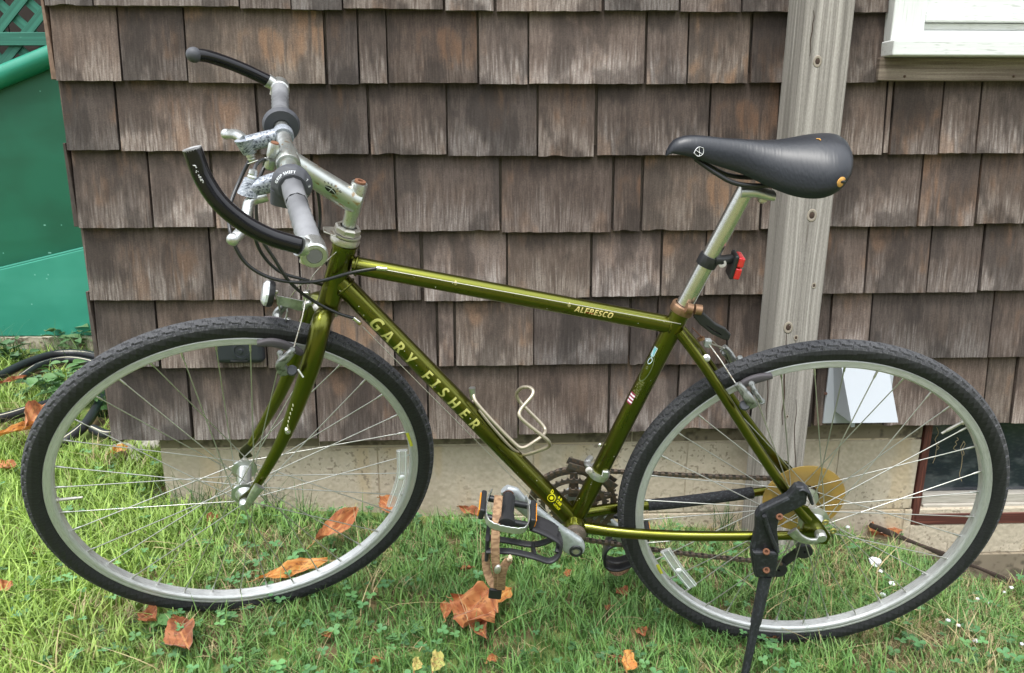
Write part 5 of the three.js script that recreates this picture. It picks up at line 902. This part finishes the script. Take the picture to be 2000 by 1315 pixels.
    for (const q of [-1, 1]) { const r = mesh('pedal_reflector', rbox(V(q * 0.0425, 0, z(0.045)), 0.009, 0.022, 0.052, 0.003), black, g); mesh('reflector_lens', rbox(V(q * 0.0475, 0, z(0.045)), 0.003, 0.015, 0.044, 0.001), std(C(0.75, 0.26, 0.02), 0.2, 0, { clearcoat: 1 }), r); }
    return g;
  };
  const pg = pedal(pl, 1, false), pr2 = pedal(prr, -1, true);
  // toe clip and strap hang below the near pedal
  const P = (px, py, z) => pg.worldToLocal(bike.localToWorld(B(px, py, z))); pg.updateMatrixWorld(true);
  const clip = mesh('toe_clip', join([
    sweep([P(950, 1076, 0.165), P(1000, 1078, 0.166), P(1045, 1088, 0.168), P(1075, 1096, 0.166), P(1092, 1083, 0.16), P(1094, 1062, 0.156), P(1072, 1046, 0.152), P(1040, 1032, 0.15)], () => [0.0065, 0.0028], { n: 40, seg: 12, square: 0.4, side: Z }),
    sweep([P(952, 1050, 0.125), P(1000, 1058, 0.126), P(1040, 1064, 0.128), P(1070, 1057, 0.126), P(1088, 1044, 0.12), P(1086, 1032, 0.115), P(1062, 1018, 0.112), P(1040, 1010, 0.11)], () => [0.0065, 0.0028], { n: 40, seg: 12, square: 0.4, side: Z }),
    sweep([P(1038, 1022, 0.13), P(1065, 1032, 0.135), P(1088, 1043, 0.138)], () => [0.020, 0.0022], { n: 10, seg: 12, square: 0.5, side: Z }),
    sweep([P(953, 1040, 0.145), P(952, 1066, 0.145), P(951, 1082, 0.147)], () => [0.022, 0.0035], { n: 8, seg: 12, square: 0.5, side: Z }),
    sweep([P(1040, 1063, 0.128), P(1042, 1076, 0.150), P(1044, 1087, 0.167)], () => [0.0055, 0.0026], { n: 8, seg: 10, square: 0.4, side: Z }),
    sweep([P(1088, 1040, 0.12), P(1093, 1062, 0.145), P(1090, 1080, 0.16)], () => [0.006, 0.003], { n: 8, seg: 10, square: 0.4, side: V(1, 0, 0) }),
  ]), std(C(0.022, 0.022, 0.025), 0.5), pg);
  const rib = pts => sweep(pts, () => [0.0072, 0.0013], { n: 34, seg: 10, square: 0.6, side: V(1, 0.1, 0).normalize() });
  mesh('strap', join([rib([P(974, 968, 0.13), P(971, 1000, 0.15), P(968, 1040, 0.176), P(967, 1070, 0.186), P(968, 1100, 0.190)]), rib([P(949, 1080, 0.150), P(950, 1108, 0.158), P(956, 1130, 0.166), P(966, 1146, 0.172)]), rib([P(968, 1100, 0.190), P(972, 1130, 0.186), P(972, 1152, 0.176)]), rib([P(978, 1152, 0.182), P(980, 1125, 0.190), P(986, 1104, 0.192), P(994, 1094, 0.190)])]), tan, pg);
  mesh('strap_buckle', ball(P(972, 1112, 0.194), 0.0065, 0.9, 1.5, 0.8, 14), steel, pg); mesh('strap_end', sweep([P(968, 1152, 0.18), P(966, 1168, 0.178)], () => [0.011, 0.0026], { linear: true, seg: 12, square: 0.5, side: V(1, 0, 0) }), black, pg);
  const rf = rng(3); mesh('frayed_end', join([...Array(14)].map(() => ball(P(994 + 8 * (rf() - 0.5), 1092 + 10 * (rf() - 0.5), 0.19 + 0.01 * (rf() - 0.5)), 0.002 + 0.002 * rf(), 1, 1, 1, 6))), std(C(0.55, 0.42, 0.3), 0.95), pg);
  pr2.updateMatrixWorld(true); const P2 = (px, py, z) => pr2.worldToLocal(bike.localToWorld(B(px, py, z)));
  mesh('toe_clip', join([-0.115, -0.155].map(z => sweep([[1262, 1046], [1222, 1056], [1190, 1066], [1181, 1082], [1184, 1104], [1204, 1110], [1240, 1098]].map(([a, b]) => P2(a, b - (z < -0.13 ? 14 : 0), z)), () => [0.011, 0.0032], { n: 30, seg: 10, square: 0.4, side: Z })).concat([sweep([P2(1181, 1084, -0.115), P2(1181, 1070, -0.155)], () => [0.012, 0.004], { linear: true, seg: 10, square: 0.4, side: V(0, 1, 0) })])), black, pr2);
  mesh('strap', sweep([P2(1184, 1108, -0.13), P2(1204, 1121, -0.13), P2(1226, 1112, -0.13), P2(1232, 1092, -0.13)], () => [0.007, 0.0015], { n: 16, seg: 8, square: 0.5, side: Z }), tan, pr2);
  // chain, link by link
  const ch = part('chain', bike);
  const plate = (() => { const o = []; for (let k = 0; k <= 20; k++) { const a = k / 20 * 2 * Math.PI, x = 0.0063 * Math.sign(Math.cos(a)) * Math.min(1, Math.abs(Math.cos(a)) * 3), r = 0.0042; o.push([x + r * Math.cos(a), r * Math.sin(a) * (1 - 0.28 * (1 - Math.min(1, Math.abs(Math.cos(a)) * 1.8)))]); } return slab(o.slice(0, -1), 0.0012, 0); })();
  const outer = join([plate.clone().translate(0, 0, 0.0028), plate.clone().translate(0, 0, -0.0040)]), inner = join([plate.clone().translate(0, 0, 0.0014), plate.clone().translate(0, 0, -0.0026), cyl(V(0.0063, 0, -0.003), V(0.0063, 0, 0.003), 0.0038, 0.0038, 8), cyl(V(-0.0063, 0, -0.003), V(-0.0063, 0, 0.003), 0.0038, 0.0038, 8)]);
  const run = (a, b, sag) => { const L = a.distanceTo(b), n = Math.round(L / 0.0127); for (let k = 0; k < n; k++) { const t = (k + 0.5) / n, p = a.clone().lerp(b, t); p.y -= sag * 4 * t * (1 - t); const m = mesh('link', k % 2 ? inner : outer, rustySteel, ch); m.position.copy(p); m.rotation.z = Math.atan2(b.y - a.y, b.x - a.x) - sag * 4 * (1 - 2 * t) / L; } };
  const cz = -0.047;
  const a1 = V(BB.x + 0.008, BB.y + rBig, cz), b1 = B(1560, 936, -0.048), a2 = V(BB.x + 0.01, BB.y - rBig, cz), b2 = B(1524, 1100, -0.052);
  run(a1, b1, 0.003); run(a2, b2, 0.006);
  for (let k = 1; k < 22; k++) { const a = Math.PI / 2 + 0.08 + k * 0.0127 / rBig; if (a > Math.PI * 1.5) break; const m = mesh('link', k % 2 ? inner : outer, rustySteel, ch); m.position.set(BB.x + rBig * Math.cos(a), BB.y + rBig * Math.sin(a), cz); m.rotation.z = a + Math.PI / 2; }
  // derailleurs
  const rd = part('rear_derailleur', bike);
  mesh('pulley', turned(b2.clone().setZ(-0.056).add(V(0, -0.018, 0)), V(b2.x, b2.y - 0.018, 1), [[0.003, 0], [0.0175, 0], [0.0175, 0.007], [0.003, 0.007], [0.003, 0]], 22), black, rd);
  mesh('pulley', turned(b2.clone().setZ(-0.056).add(V(0.04, 0.035, 0)), V(b2.x + 0.04, b2.y + 0.035, 1), [[0.003, 0], [0.0165, 0], [0.0165, 0.007], [0.003, 0.007], [0.003, 0]], 22), black, rd);
  mesh('cage', sweep([V(b2.x, b2.y - 0.018, -0.060), V(b2.x + 0.04, b2.y + 0.035, -0.060)], () => [0.0015, 0.012], { linear: true, seg: 14, square: 0.3, side: Z }), black, rd);
  mesh('body', sweep([V(b2.x + 0.045, b2.y + 0.03, -0.075), V(rearC.x - 0.0, rearC.y - 0.045, -0.078), V(rearC.x + 0.005, rearC.y - 0.02, -0.07)], () => [0.012, 0.014], { n: 12, seg: 14, square: 0.2, side: Z }), alu, rd);
  const fd = part('front_derailleur', bike), fc = B(1166, 922), dS = ST.clone().sub(BB).normalize();
  const fp = BB.clone().addScaledVector(dS, fc.clone().sub(BB).dot(dS));
  mesh('clamp', turned(fp.clone().addScaledVector(dS, -0.007), fp.clone().add(dS), [[0.0158, 0], [0.0190, 0], [0.0198, 0.003], [0.0198, 0.011], [0.0190, 0.014], [0.0158, 0.014]], 30), alu, fd);
  mesh('clamp_bolt', turned(B(1152, 918, 0.012), B(1148, 922, 0.03), [[0, 0], [0.0062, 0], [0.0066, 0.008], [0.003, 0.010], [0, 0.010]], 14), steel, fd); mesh('clamp_ear', rbox(B(1182, 925, 0.015), 0.012, 0.016, 0.012, 0.003), alu, fd);
  mesh('body', sweep([fp.clone().add(V(-0.012, 0.0, -0.012)), fp.clone().add(V(-0.02, -0.004, -0.03)), V(fp.x - 0.012, fp.y - 0.006, -0.05)], () => [0.006, 0.006], { n: 10, seg: 14, square: 0.2, side: Z }), alu, fd);
  mesh('cage', join([-0.040, -0.057].map(z => sweep([V(BB.x - 0.02, BB.y + rBig + 0.012, z), V(BB.x + 0.03, BB.y + rBig * 0.96, z), V(BB.x + 0.075, BB.y + rBig * 0.62, z)], () => [0.0008, 0.008], { n: 14, seg: 10, square: 0.4, side: Z }))), rustySteel, fd);
}
// bottle cage of bent wire on the down tube
{
  const g = part('bottle_cage', bike), wire = std(C(0.52, 0.46, 0.36), 0.35, 0.7);
  // straight legs with tight bends between the given corners
  const run = pts => { const P = pts.map(q => B(...q)), Q = []; P.forEach((p, i) => { const a = P[i - 1], c = P[i + 1]; if (a) Q.push(p.clone().lerp(a, Math.min(0.4, 0.0045 / p.distanceTo(a)))); if (!a || !c) Q.push(p.clone()); if (c) Q.push(p.clone().lerp(c, Math.min(0.4, 0.0045 / p.distanceTo(c)))); }); return mesh('wire', sweep(Q, () => 0.0033, { n: 300, seg: 10 }), wire, g); };
  run([[924, 766, 0.0], [927, 783, 0.012], [1012, 873, 0.030], [1022, 876, 0.030], [1063, 849, 0.0], [1066, 838, -0.016], [1012, 781, -0.034], [1008, 768, -0.032], [1020, 756, -0.022], [1038, 757, -0.010], [1043, 768, 0.002], [1014, 804, 0.024], [1014, 814, 0.030], [1072, 862, 0.030], [1074, 872, 0.018], [1026, 889, -0.004], [1014, 886, -0.014], [934, 797, -0.012], [926, 782, -0.004]]);
  mesh('wire', sweep([B(935, 801, 0.004), B(960, 832, 0.01), B(1000, 876, 0.012), B(1012, 884, 0.0)], () => 0.0026, { n: 40, seg: 8 }), wire, g);
  mesh('end_cap', cyl(B(922, 758, 0), B(924, 778, 0.002), 0.0058, 0.0052, 14), aluDull, g);
  mesh('mount', sweep([B(948, 822, 0), B(985, 862, 0)], () => [0.008, 0.003], { linear: true, seg: 12, square: 0.4, side: Z }), wire, g);
}
// kickstand
{
  const g = part('kickstand', bike), kb = std(0xffffff, 0.55, 0, { map: speck(461, S(32, 34, 38), S(58, 60, 66), 0.45, 0.85, 30) });
  const o = [[1557, 954], [1572, 955], [1580, 968], [1577, 988], [1550, 1002], [1524, 1014], [1520, 1040], [1524, 1078], [1514, 1131], [1476, 1131], [1470, 1100], [1468, 1079], [1477, 1040], [1478, 1012], [1486, 1000], [1540, 974]].map(([a, b]) => { const p = B(a, b, 0.09); return [p.x, p.y]; });
  mesh('body', slab(o, 0.018, 0.005).translate(0, 0, 0.070), kb, g);
  mesh('rib', sweep([B(1493, 1008, 0.092), B(1503, 1040, 0.092), B(1519, 1078, 0.092)], () => [0.004, 0.004], { n: 10, seg: 8 }), kb, g);
  const c = [[1471, 1079], [1522, 1079], [1515, 1128], [1477, 1128]].map(([a, b]) => { const p = B(a, b, 0.094); return [p.x, p.y]; }); mesh('knuckle', slab(c, 0.02, 0.004).translate(0, 0, 0.076), kb, g);
  mesh('hook', sweep([B(1553, 962, 0.075), B(1562, 950, 0.078), B(1576, 956, 0.08), B(1584, 978, 0.08)], () => [0.012, 0.003], { n: 14, seg: 10, square: 0.4, side: Z }), kb, g);
  for (const [px, py] of [[1523, 1010], [1497, 1078], [1497, 1114]]) mesh('bolt', turned(B(px, py, py > 1070 ? 0.093 : 0.0855), B(px, py, 0.12), [[0, 0], [0.006, 0], [0.0062, 0.008], [0.0048, 0.010], [0.003, 0.010], [0.0028, 0.006], [0, 0.006]], 16), rust, g);
  const top = B(1495, 1128, 0.088), foot = toBike(G(1449, 1345, -0.004));
  mesh('leg', sweep([top, top.clone().lerp(foot, 0.5), foot], u => [mix(0.0088, 0.0062, u), mix(0.0088, 0.0062, u)], { n: 20, seg: 14, square: 0.35, side: Z }), kb, g);
  mesh('sleeve', sweep([top.clone().lerp(foot, -0.02), top.clone().lerp(foot, 0.40)], u => mix(0.0112, 0.0098, u), { linear: true, seg: 14 }), kb, g);
  const fdir = foot.clone().sub(top).normalize(); mesh('foot', sweep([foot.clone().addScaledVector(fdir, -0.03), foot.clone().addScaledVector(fdir, 0.004)], u => mix(0.0075, 0.011, u), { linear: true, seg: 14 }), rubber, g);
}

// ---------- fallen leaves, litter, hose, weeds, stones ----------
const leafSkins = [0, 1, 2, 3].map(k => std(0xffffff, 0.72, 0, { side: THREE.DoubleSide, transmission: 0.25, thickness: 0, map: tex(128, 128, (u, v) => {
  const a = [S(162, 92, 50), S(136, 76, 44), S(196, 124, 52), S(196, 176, 104)][k], b = [S(188, 126, 74), S(166, 102, 60), S(214, 160, 84), S(176, 180, 96)][k];
  let c = lerp3(a, b, sstep(0.3, 0.7, fbm(u * 7, v * 7, 500 + k, 4))); const x = Math.abs(v - 0.5) * 2, rib = Math.abs(((u - x * 0.35) * 9) % 1 - 0.5);
  c = lerp3(c, S(96, 50, 24), 0.55 * sstep(0.62, 0.75, fbm(u * 16, v * 16, 510 + k, 3))); if (rib < 0.05 || x < 0.05) c = lerp3(c, S(206, 152, 92), x < 0.05 ? 0.6 : 0.3); return c;
}) }));
function leafGeo(seed, L, Wd, curl, fold) {
  const r = rng(seed), nx = 16, ny = 8, pos = [], uv = [], idx = [], ph = r() * 6, f1 = 2 + 3 * r(), tw = (r() - 0.5) * 1.6;
  for (let i = 0; i <= nx; i++) for (let j = 0; j <= ny; j++) {
    const t = i / nx, s = j / ny * 2 - 1, w = Wd * 0.5 * Math.pow(Math.sin(Math.PI * clamp(0.02 + 0.97 * t) ** 1.25), 0.85) * (1 + 0.05 * Math.sin(t * 23 + ph) * Math.abs(s)) + 0.0006;
    let x = (t - 0.5) * L, z = s * w, y = fold * Math.abs(s) * w * 1.2 + curl * L * (2 * t - 1) ** 2 * 0.5 + 0.10 * Wd * Math.sin(f1 * 4 * t + ph + s * 2.5) + 0.045 * Wd * Math.sin(t * 31 + s * 5);
    const a = tw * (t - 0.5); pos.push(x, y * Math.cos(a) - z * Math.sin(a), y * Math.sin(a) + z * Math.cos(a)); uv.push(t, j / ny);
  }
  for (let i = 0; i < nx; i++) for (let j = 0; j < ny; j++) { const a = i * (ny + 1) + j; idx.push(a, a + 1, a + ny + 1, a + 1, a + ny + 2, a + ny + 1); }
  const g = new THREE.BufferGeometry(); g.setAttribute('position', new THREE.Float32BufferAttribute(pos, 3)); g.setAttribute('uv', new THREE.Float32BufferAttribute(uv, 2)); g.setIndex(idx); g.computeVertexNormals(); return g;
}
const LG = 'fallen leaves scattered on the lawn';
function leafThing(label, [ax, ay], [bx, by], wRatio, skin, seed, lift = 0.035, curl = 0.25, fold = 0.5, group = LG, tilt = 0) {   // from tip pixel to tip pixel, lying on the grass
  const a = G(ax, ay, lift), b = G(bx, by, lift), L = a.distanceTo(b), t = thing('fallen_leaf', label, 'leaf', a.clone().lerp(b, 0.5), group);
  const m = mesh('blade', leafGeo(seed, L, L * wRatio, curl, fold), leafSkins[skin], t); t.rotation.y = -Math.atan2(b.z - a.z, b.x - a.x); m.rotation.x = 0.35 + tilt;
  mesh('stalk', sweep([V(-L * 0.5, curl * L * 0.5, 0), V(-L * 0.58, curl * L * 0.42, 0.004), V(-L * 0.68, curl * L * 0.2, 0.0)], u => mix(0.0013, 0.0008, u), { n: 6, seg: 6 }), std(C(0.3, 0.16, 0.06), 0.8), t).rotation.x = m.rotation.x; return t;
}
leafThing('long curled orange leaf lying inside the front wheel near the hub', [612, 1068], [692, 1010], 0.34, 0, 1, 0.05, 0.35, 0.7);
leafThing('long ribbed orange leaf lying behind the bottom of the front rim', [505, 1128], [640, 1104], 0.27, 2, 2, 0.035, 0.1, 0.5);
leafThing('narrow brown leaf standing upright in the grass beside the front tyre', [345, 1212], [372, 1278], 0.55, 1, 3, 0.035, 0.2, 0.6);
leafThing('small crumpled brown leaf in the grass under the front tyre', [276, 1200], [306, 1216], 0.8, 1, 4, 0.03, 0.3, 0.8);
leafThing('large crumpled orange leaf lying under the pedal strap', [886, 1170], [968, 1214], 0.95, 0, 5, 0.045, 0.15, 0.35);
leafThing('narrow brown leaf tail beside the large crumpled leaf', [925, 1200], [952, 1252], 0.38, 1, 6, 0.03, 0.1, 0.9);
leafThing('bright orange leaf tucked behind the pedal strap end', [948, 1190], [994, 1156], 0.45, 2, 7, 0.035, 0.2, 0.8);
leafThing('small rust red leaf next to the large crumpled leaf', [866, 1212], [870, 1180], 0.45, 0, 8, 0.03, 0.2, 0.7);
leafThing('pale yellow green leaf standing upright in the foreground grass', [842, 1312], [856, 1276], 0.6, 3, 9, 0.045, 0.1, 0.4, LG, 0.5);
leafThing('pale olive leaf beside the upright yellow green leaf', [806, 1312], [816, 1286], 0.6, 3, 10, 0.04, 0.1, 0.4, LG, 0.5);
leafThing('oval yellow and orange leaf in the foreground below the rear tyre', [1220, 1312], [1230, 1276], 0.62, 2, 11, 0.04, 0.15, 0.3, LG, 0.4);
leafThing('orange leaf leaning at the foundation behind the front tyre', [745, 982], [782, 1003], 0.5, 0, 12, 0.04, 0.25, 0.7);
leafThing('thin brown leaf at the foundation beside the pedal', [900, 994], [940, 1012], 0.4, 1, 13, 0.03, 0.25, 0.7);
leafThing('orange leaf on the lawn at the outer side of the front tyre', [-12, 1160], [24, 1142], 0.8, 0, 14, 0.04, 0.3, 0.6);
leafThing('folded orange leaf lying over the garden hose', [48, 838], [92, 796], 0.42, 0, 15, 0.06, 0.15, 0.7);
leafThing('long rolled orange leaf lying in front of the garden hose', [-20, 856], [84, 832], 0.2, 2, 16, 0.05, 0.05, 1.2);
leafThing('curled orange leaf on the lawn below the garden hose', [-8, 905], [38, 922], 0.3, 0, 17, 0.04, 0.4, 0.8);
leafThing('brown leaf strip lying across the weeds by the curb', [-10, 752], [52, 738], 0.2, 1, 18, 0.05, 0.1, 0.8);
leafThing('yellow brown leaf beside the pale stones under the wall corner', [212, 886], [250, 878], 0.6, 2, 19, 0.03, 0.25, 0.6);
leafThing('small orange leaf at the end of the edging board', [1704, 1044], [1726, 1034], 0.8, 0, 20, 0.03, 0.25, 0.6);
{
  const r = rng(88), spots = [[412, 1018, 'inside the front wheel below the hub'], [1190, 1190, 'between the pedal and the rear tyre'], [1110, 1122, 'right under the crank'], [735, 1294, 'in the foreground below the front wheel'], [912, 1114, 'beside the hanging pedal strap'], [1206, 1290, 'next to the oval yellow leaf'], [70, 1078, 'at the outer edge of the front tyre'], [1256, 1238, 'in the foreground beside the kickstand'], [960, 1290, 'in the foreground below the large crumpled leaf'], [1510, 1250, 'under the bottom of the rear tyre'], [1216, 1160, 'against the lower edge of the rear tyre'], [640, 1242, 'in front of the bottom of the front tyre']];
  for (const [x, y, where] of spots) { const a = r() * 6.28, l = 8 + 9 * r(); leafThing(`small brown leaf scrap ${where}`, [x - l * Math.cos(a), y - l * 0.6 * Math.sin(a)], [x + l * Math.cos(a), y + l * 0.6 * Math.sin(a)], 0.6 + 0.3 * r(), r() < 0.6 ? 1 : 0, 100 + x, 0.018, 0.3, 0.8, 'small leaf scraps in the lawn'); }
}
// scraps of crumpled paper
{
  const paper = std(C(0.72, 0.72, 0.78), 0.8), r = rng(55);
  const scrap = (px, py, size, label, group) => {
    const g = new THREE.IcosahedronGeometry(size, 3), p = g.attributes.position; for (let i = 0; i < p.count; i++) { const v = V().fromBufferAttribute(p, i), n = v.clone().normalize(); const k = 0.72 + 0.55 * Math.abs(fbm(n.x * 3 + px, n.y * 3 + n.z * 2, 9, 3) - 0.5) * 2; v.multiplyScalar(k); p.setXYZ(i, v.x, v.y * 0.7, v.z); } g.computeVertexNormals();
    const t = thing('paper_scrap', label, 'paper scrap', G(px, py, 0.022), group); mesh('wad', toCreasedNormals(g, 0.5), paper, t);
  };
  scrap(1710, 1098, 0.017, 'crumpled white paper ball in the grass inside the rear wheel', 'paper scraps on the lawn');
  for (const [x, y] of [[1720, 1116], [1742, 1140], [1806, 1121], [1725, 1162], [1962, 1157], [1909, 1170], [1928, 1176], [1852, 1212], [1905, 1252], [1996, 1258], [1656, 1030], [1976, 1148], [1872, 1222]]) scrap(x, y, 0.004 + 0.004 * r(), 'tiny torn scrap of white paper in the dry grass', 'tiny paper scraps on the lawn');
}
// stones under the corner
for (const [px, py, s, l] of [[238, 884, 0.034, 'rounded pale grey stone lying under the corner of the wall'], [290, 872, 0.042, 'flat pale stone lying against the foundation end'], [262, 896, 0.018, 'small pale stone in front of the two larger stones']]) {
  const g = new THREE.IcosahedronGeometry(s, 4), p = g.attributes.position; for (let i = 0; i < p.count; i++) { const v = V().fromBufferAttribute(p, i), n = v.clone().normalize(), k = 0.8 + 0.4 * fbm(n.x * 2 + px, n.y * 2 + n.z * 3, 31, 3); p.setXYZ(i, v.x * k * 1.25, v.y * k * 0.75, v.z * k); } g.computeVertexNormals();
  const t = thing('stone', l, 'stone', G(px, py, 0.01)); mesh('rock', g, std(0xffffff, 0.9, 0, { map: speck(520, S(150, 146, 136), S(186, 182, 172), 0.35, 0.7, 30) }), t);
}
// garden hose
{
  const o = G(110, 770, 0), t = thing('garden_hose', 'black garden hose with a cream stripe looped in the weeds beside the house', 'hose', o);
  const hose = std(C(0.022, 0.024, 0.028), 0.42), cream = std(C(0.62, 0.58, 0.46), 0.6);
  const coil = (pts, r, stripe) => { const P = pts.map(a => a.clone().sub(o)); const h = mesh('coil', sweep(P, () => r, { n: 70, seg: 14 }), hose, t); mesh('stripe', sweep(P.map(p => p.clone().add(V(0.1 * r, r * 0.82, r * 0.62).multiplyScalar(stripe))), () => 0.0018, { n: 60, seg: 6 }), cream, h); };
  [[0.0155, 0.9], [0.0135, 1], [0.0155, 1], [0.0150, 1], [0.012, 1], [0.014, 1]].forEach(([r, st], i) => coil(hoseLoops[i], r, st));
}
// broad-leaved weeds
{
  const wm = [C(0.075, 0.185, 0.050), C(0.10, 0.235, 0.06), C(0.06, 0.155, 0.045)].map(c => leafMat(c));
  const lf = (() => { const nx = 6, ny = 4, pos = [], idx = []; for (let i = 0; i <= nx; i++) for (let j = 0; j <= ny; j++) { const t = i / nx, s = j / ny * 2 - 1, w = 0.30 * Math.sin(Math.PI * (0.03 + 0.95 * t) ** 0.75); pos.push(t, 0.16 * Math.abs(s) * w * 2 - 0.28 * t * t, s * w); } for (let i = 0; i < nx; i++) for (let j = 0; j < ny; j++) { const a = i * (ny + 1) + j; idx.push(a, a + ny + 1, a + 1, a + 1, a + ny + 1, a + ny + 2); } const g = new THREE.BufferGeometry(); g.setAttribute('position', new THREE.Float32BufferAttribute(pos, 3)); g.setIndex(idx); g.computeVertexNormals(); return g; })();
  const weed = (px, py, h, n, rad, label, seed, size = 0.034) => {
    const r = rng(seed), t = thing('weed', label, 'weed', G(px, py, 0)), gs = [], st = [];
    for (let k = 0; k < n; k++) {
      const a = r() * 6.28, d = rad * Math.sqrt(r()), y = h * (0.25 + 0.75 * r()), p = V(Math.cos(a) * d, y, Math.sin(a) * d * 0.7), s = size * (0.6 + 0.8 * r());
      const g = lf.clone(); g.scale(s, s, s); g.rotateX((r() - 0.5) * 0.8); g.rotateZ(0.1 + 0.5 * r()); g.rotateY(r() * 6.28); g.translate(p.x, p.y, p.z); gs.push(g); st.push(sweep([V(p.x * 0.2, 0, p.z * 0.2), V(p.x * 0.6, y * 0.6, p.z * 0.6), p], () => 0.0009, { n: 5, seg: 5 }));
    }
    const m = mergeGeometries(gs); mesh('leaves', m, wm[seed % 3], t); mesh('stems', join(st), wm[2], t);
  };
  weed(135, 790, 0.13, 70, 0.11, 'bushy broad leaved weed growing inside the hose loop', 1, 0.040);
  weed(80, 770, 0.07, 26, 0.07, 'low weed with rounded leaves in front of the hose', 2);
  weed(200, 815, 0.12, 30, 0.06, 'leafy weed growing against the wall corner', 4, 0.042);
  weed(22, 712, 0.09, 26, 0.08, 'broad leaved weed at the foot of the concrete curb', 5, 0.05);
  weed(146, 690, 0.10, 22, 0.07, 'dark leaved weed between the hose and the curb', 3, 0.055);
  weed(1732, 1060, 0.06, 9, 0.025, 'single broad leaved seedling at the edging board', 7, 0.05);
  weed(1590, 1040, 0.05, 16, 0.05, 'small leafy weed under the rear hub', 8, 0.03);
  weed(330, 1250, 0.035, 12, 0.03, 'flat round leaved weed in the foreground lawn', 10, 0.03);
}
// tall unmown grass along the foot of the walls
{
  const r = rng(63), g1 = bladeGeo(r, 6, 0.09, 0.19, 0.03, 0.75, 0.0011, 0.0019), list = [];
  for (let i = 0; i < 150; i++) { const x = -0.88 + 2.3 * r(), z = 0.012 + 0.05 * r(), q = 0.75 + 0.5 * r(), k = r(); if (fbm(x * 3.2, 1, 77, 2) < 0.47) continue; list.push([x, groundY(x, z) - 0.005, z, r() * 6.28, 0.55 + 0.5 * k, 0.075 * q, 0.14 * q, 0.045 * q, 0.3 * (r() - 0.5)]); }
  for (let i = 0; i < 90; i++) { const x = -2.4 + 1.35 * r(), z = -1.13 + 0.1 * r(), q = 0.8 + 0.5 * r(); list.push([x, groundY(x, z) - 0.005, z, r() * 6.28, 0.6 + 0.5 * r(), 0.085 * q, 0.17 * q, 0.045 * q, 0.3 * (r() - 0.5)]); }
  tag(scatter('tall_grass', g1, leafMat(C(1, 1, 1)), list), 'tall unmown grass blades along the foot of the walls', 'grass');
}
// the row of garden trees across the lawn that the paint and the metal mirror
{
  const r = rng(202), tree = thing('garden_tree', 'leafy green garden tree in the row across the lawn', 'tree', V(0, 0, 0), 'row of garden trees across the lawn');
  const bark = std(C(0.09, 0.07, 0.055), 0.95), lm = leafMat(C(0.055, 0.105, 0.03));
  mesh('trunk', sweep([V(0, -0.2, 0), V(0.05, 1.2, 0), V(-0.04, 2.6, 0.05), V(0.02, 4.4, 0)], u => mix(0.17, 0.05, u), { n: 14, seg: 10 }), bark, tree);
  for (let k = 0; k < 6; k++) { const a = k * 1.05, y = 1.5 + 0.4 * k; mesh('limb', sweep([V(0, y, 0), V(Math.cos(a) * 0.7, y + 0.5, Math.sin(a) * 0.7), V(Math.cos(a) * 1.4, y + 0.8, Math.sin(a) * 1.4)], u => mix(0.06, 0.02, u), { n: 8, seg: 7 }), bark, tree); }
  const pos = [], idx = [], clumps = []; for (let k = 0; k < 34; k++) { const a = r() * 6.28, y = 0.7 + 4.6 * r(), d = (0.3 + 1.5 * Math.sqrt(r())) * (y > 4.2 ? 0.6 : 1); clumps.push([Math.cos(a) * d, y, Math.sin(a) * d, 0.5 + 0.35 * r()]); }
  for (let k = 0; k < 5200; k++) { const c = clumps[k % clumps.length], v = V(r() - 0.5, r() - 0.5, r() - 0.5).normalize().multiplyScalar(c[3] * (0.5 + 0.5 * r())).add(V(c[0], c[1], c[2])), u = V(r() - 0.5, r() - 0.5, r() - 0.5).normalize().multiplyScalar(0.075), w = V(r() - 0.5, r() - 0.5, r() - 0.5).cross(u).normalize().multiplyScalar(0.05), b = pos.length / 3; for (const q of [v.clone().sub(u), v.clone().add(w), v.clone().add(u), v.clone().sub(w)]) pos.push(q.x, q.y, q.z); idx.push(b, b + 1, b + 2, b, b + 2, b + 3); }
  const g = new THREE.BufferGeometry(); g.setAttribute('position', new THREE.Float32BufferAttribute(pos, 3)); g.setIndex(idx); g.computeVertexNormals(); mesh('crown', g, lm, tree);
  const spots = []; for (let k = 0; k < 9; k++) spots.push([-11.5 + k * 2.9 + r() * 0.6, 10.2 + 1.4 * r(), r() * 6.28, 0.9 + 0.25 * r()]);
  spots.forEach(([x, z, a, s], i) => { const t = i ? tree.clone() : tree; if (i) { t.name = numbered('garden_tree'); scene.add(t); } t.position.set(x, groundY(x, z), z); t.rotation.y = a; t.scale.setScalar(s); });
}

renderer.render(scene, camera);
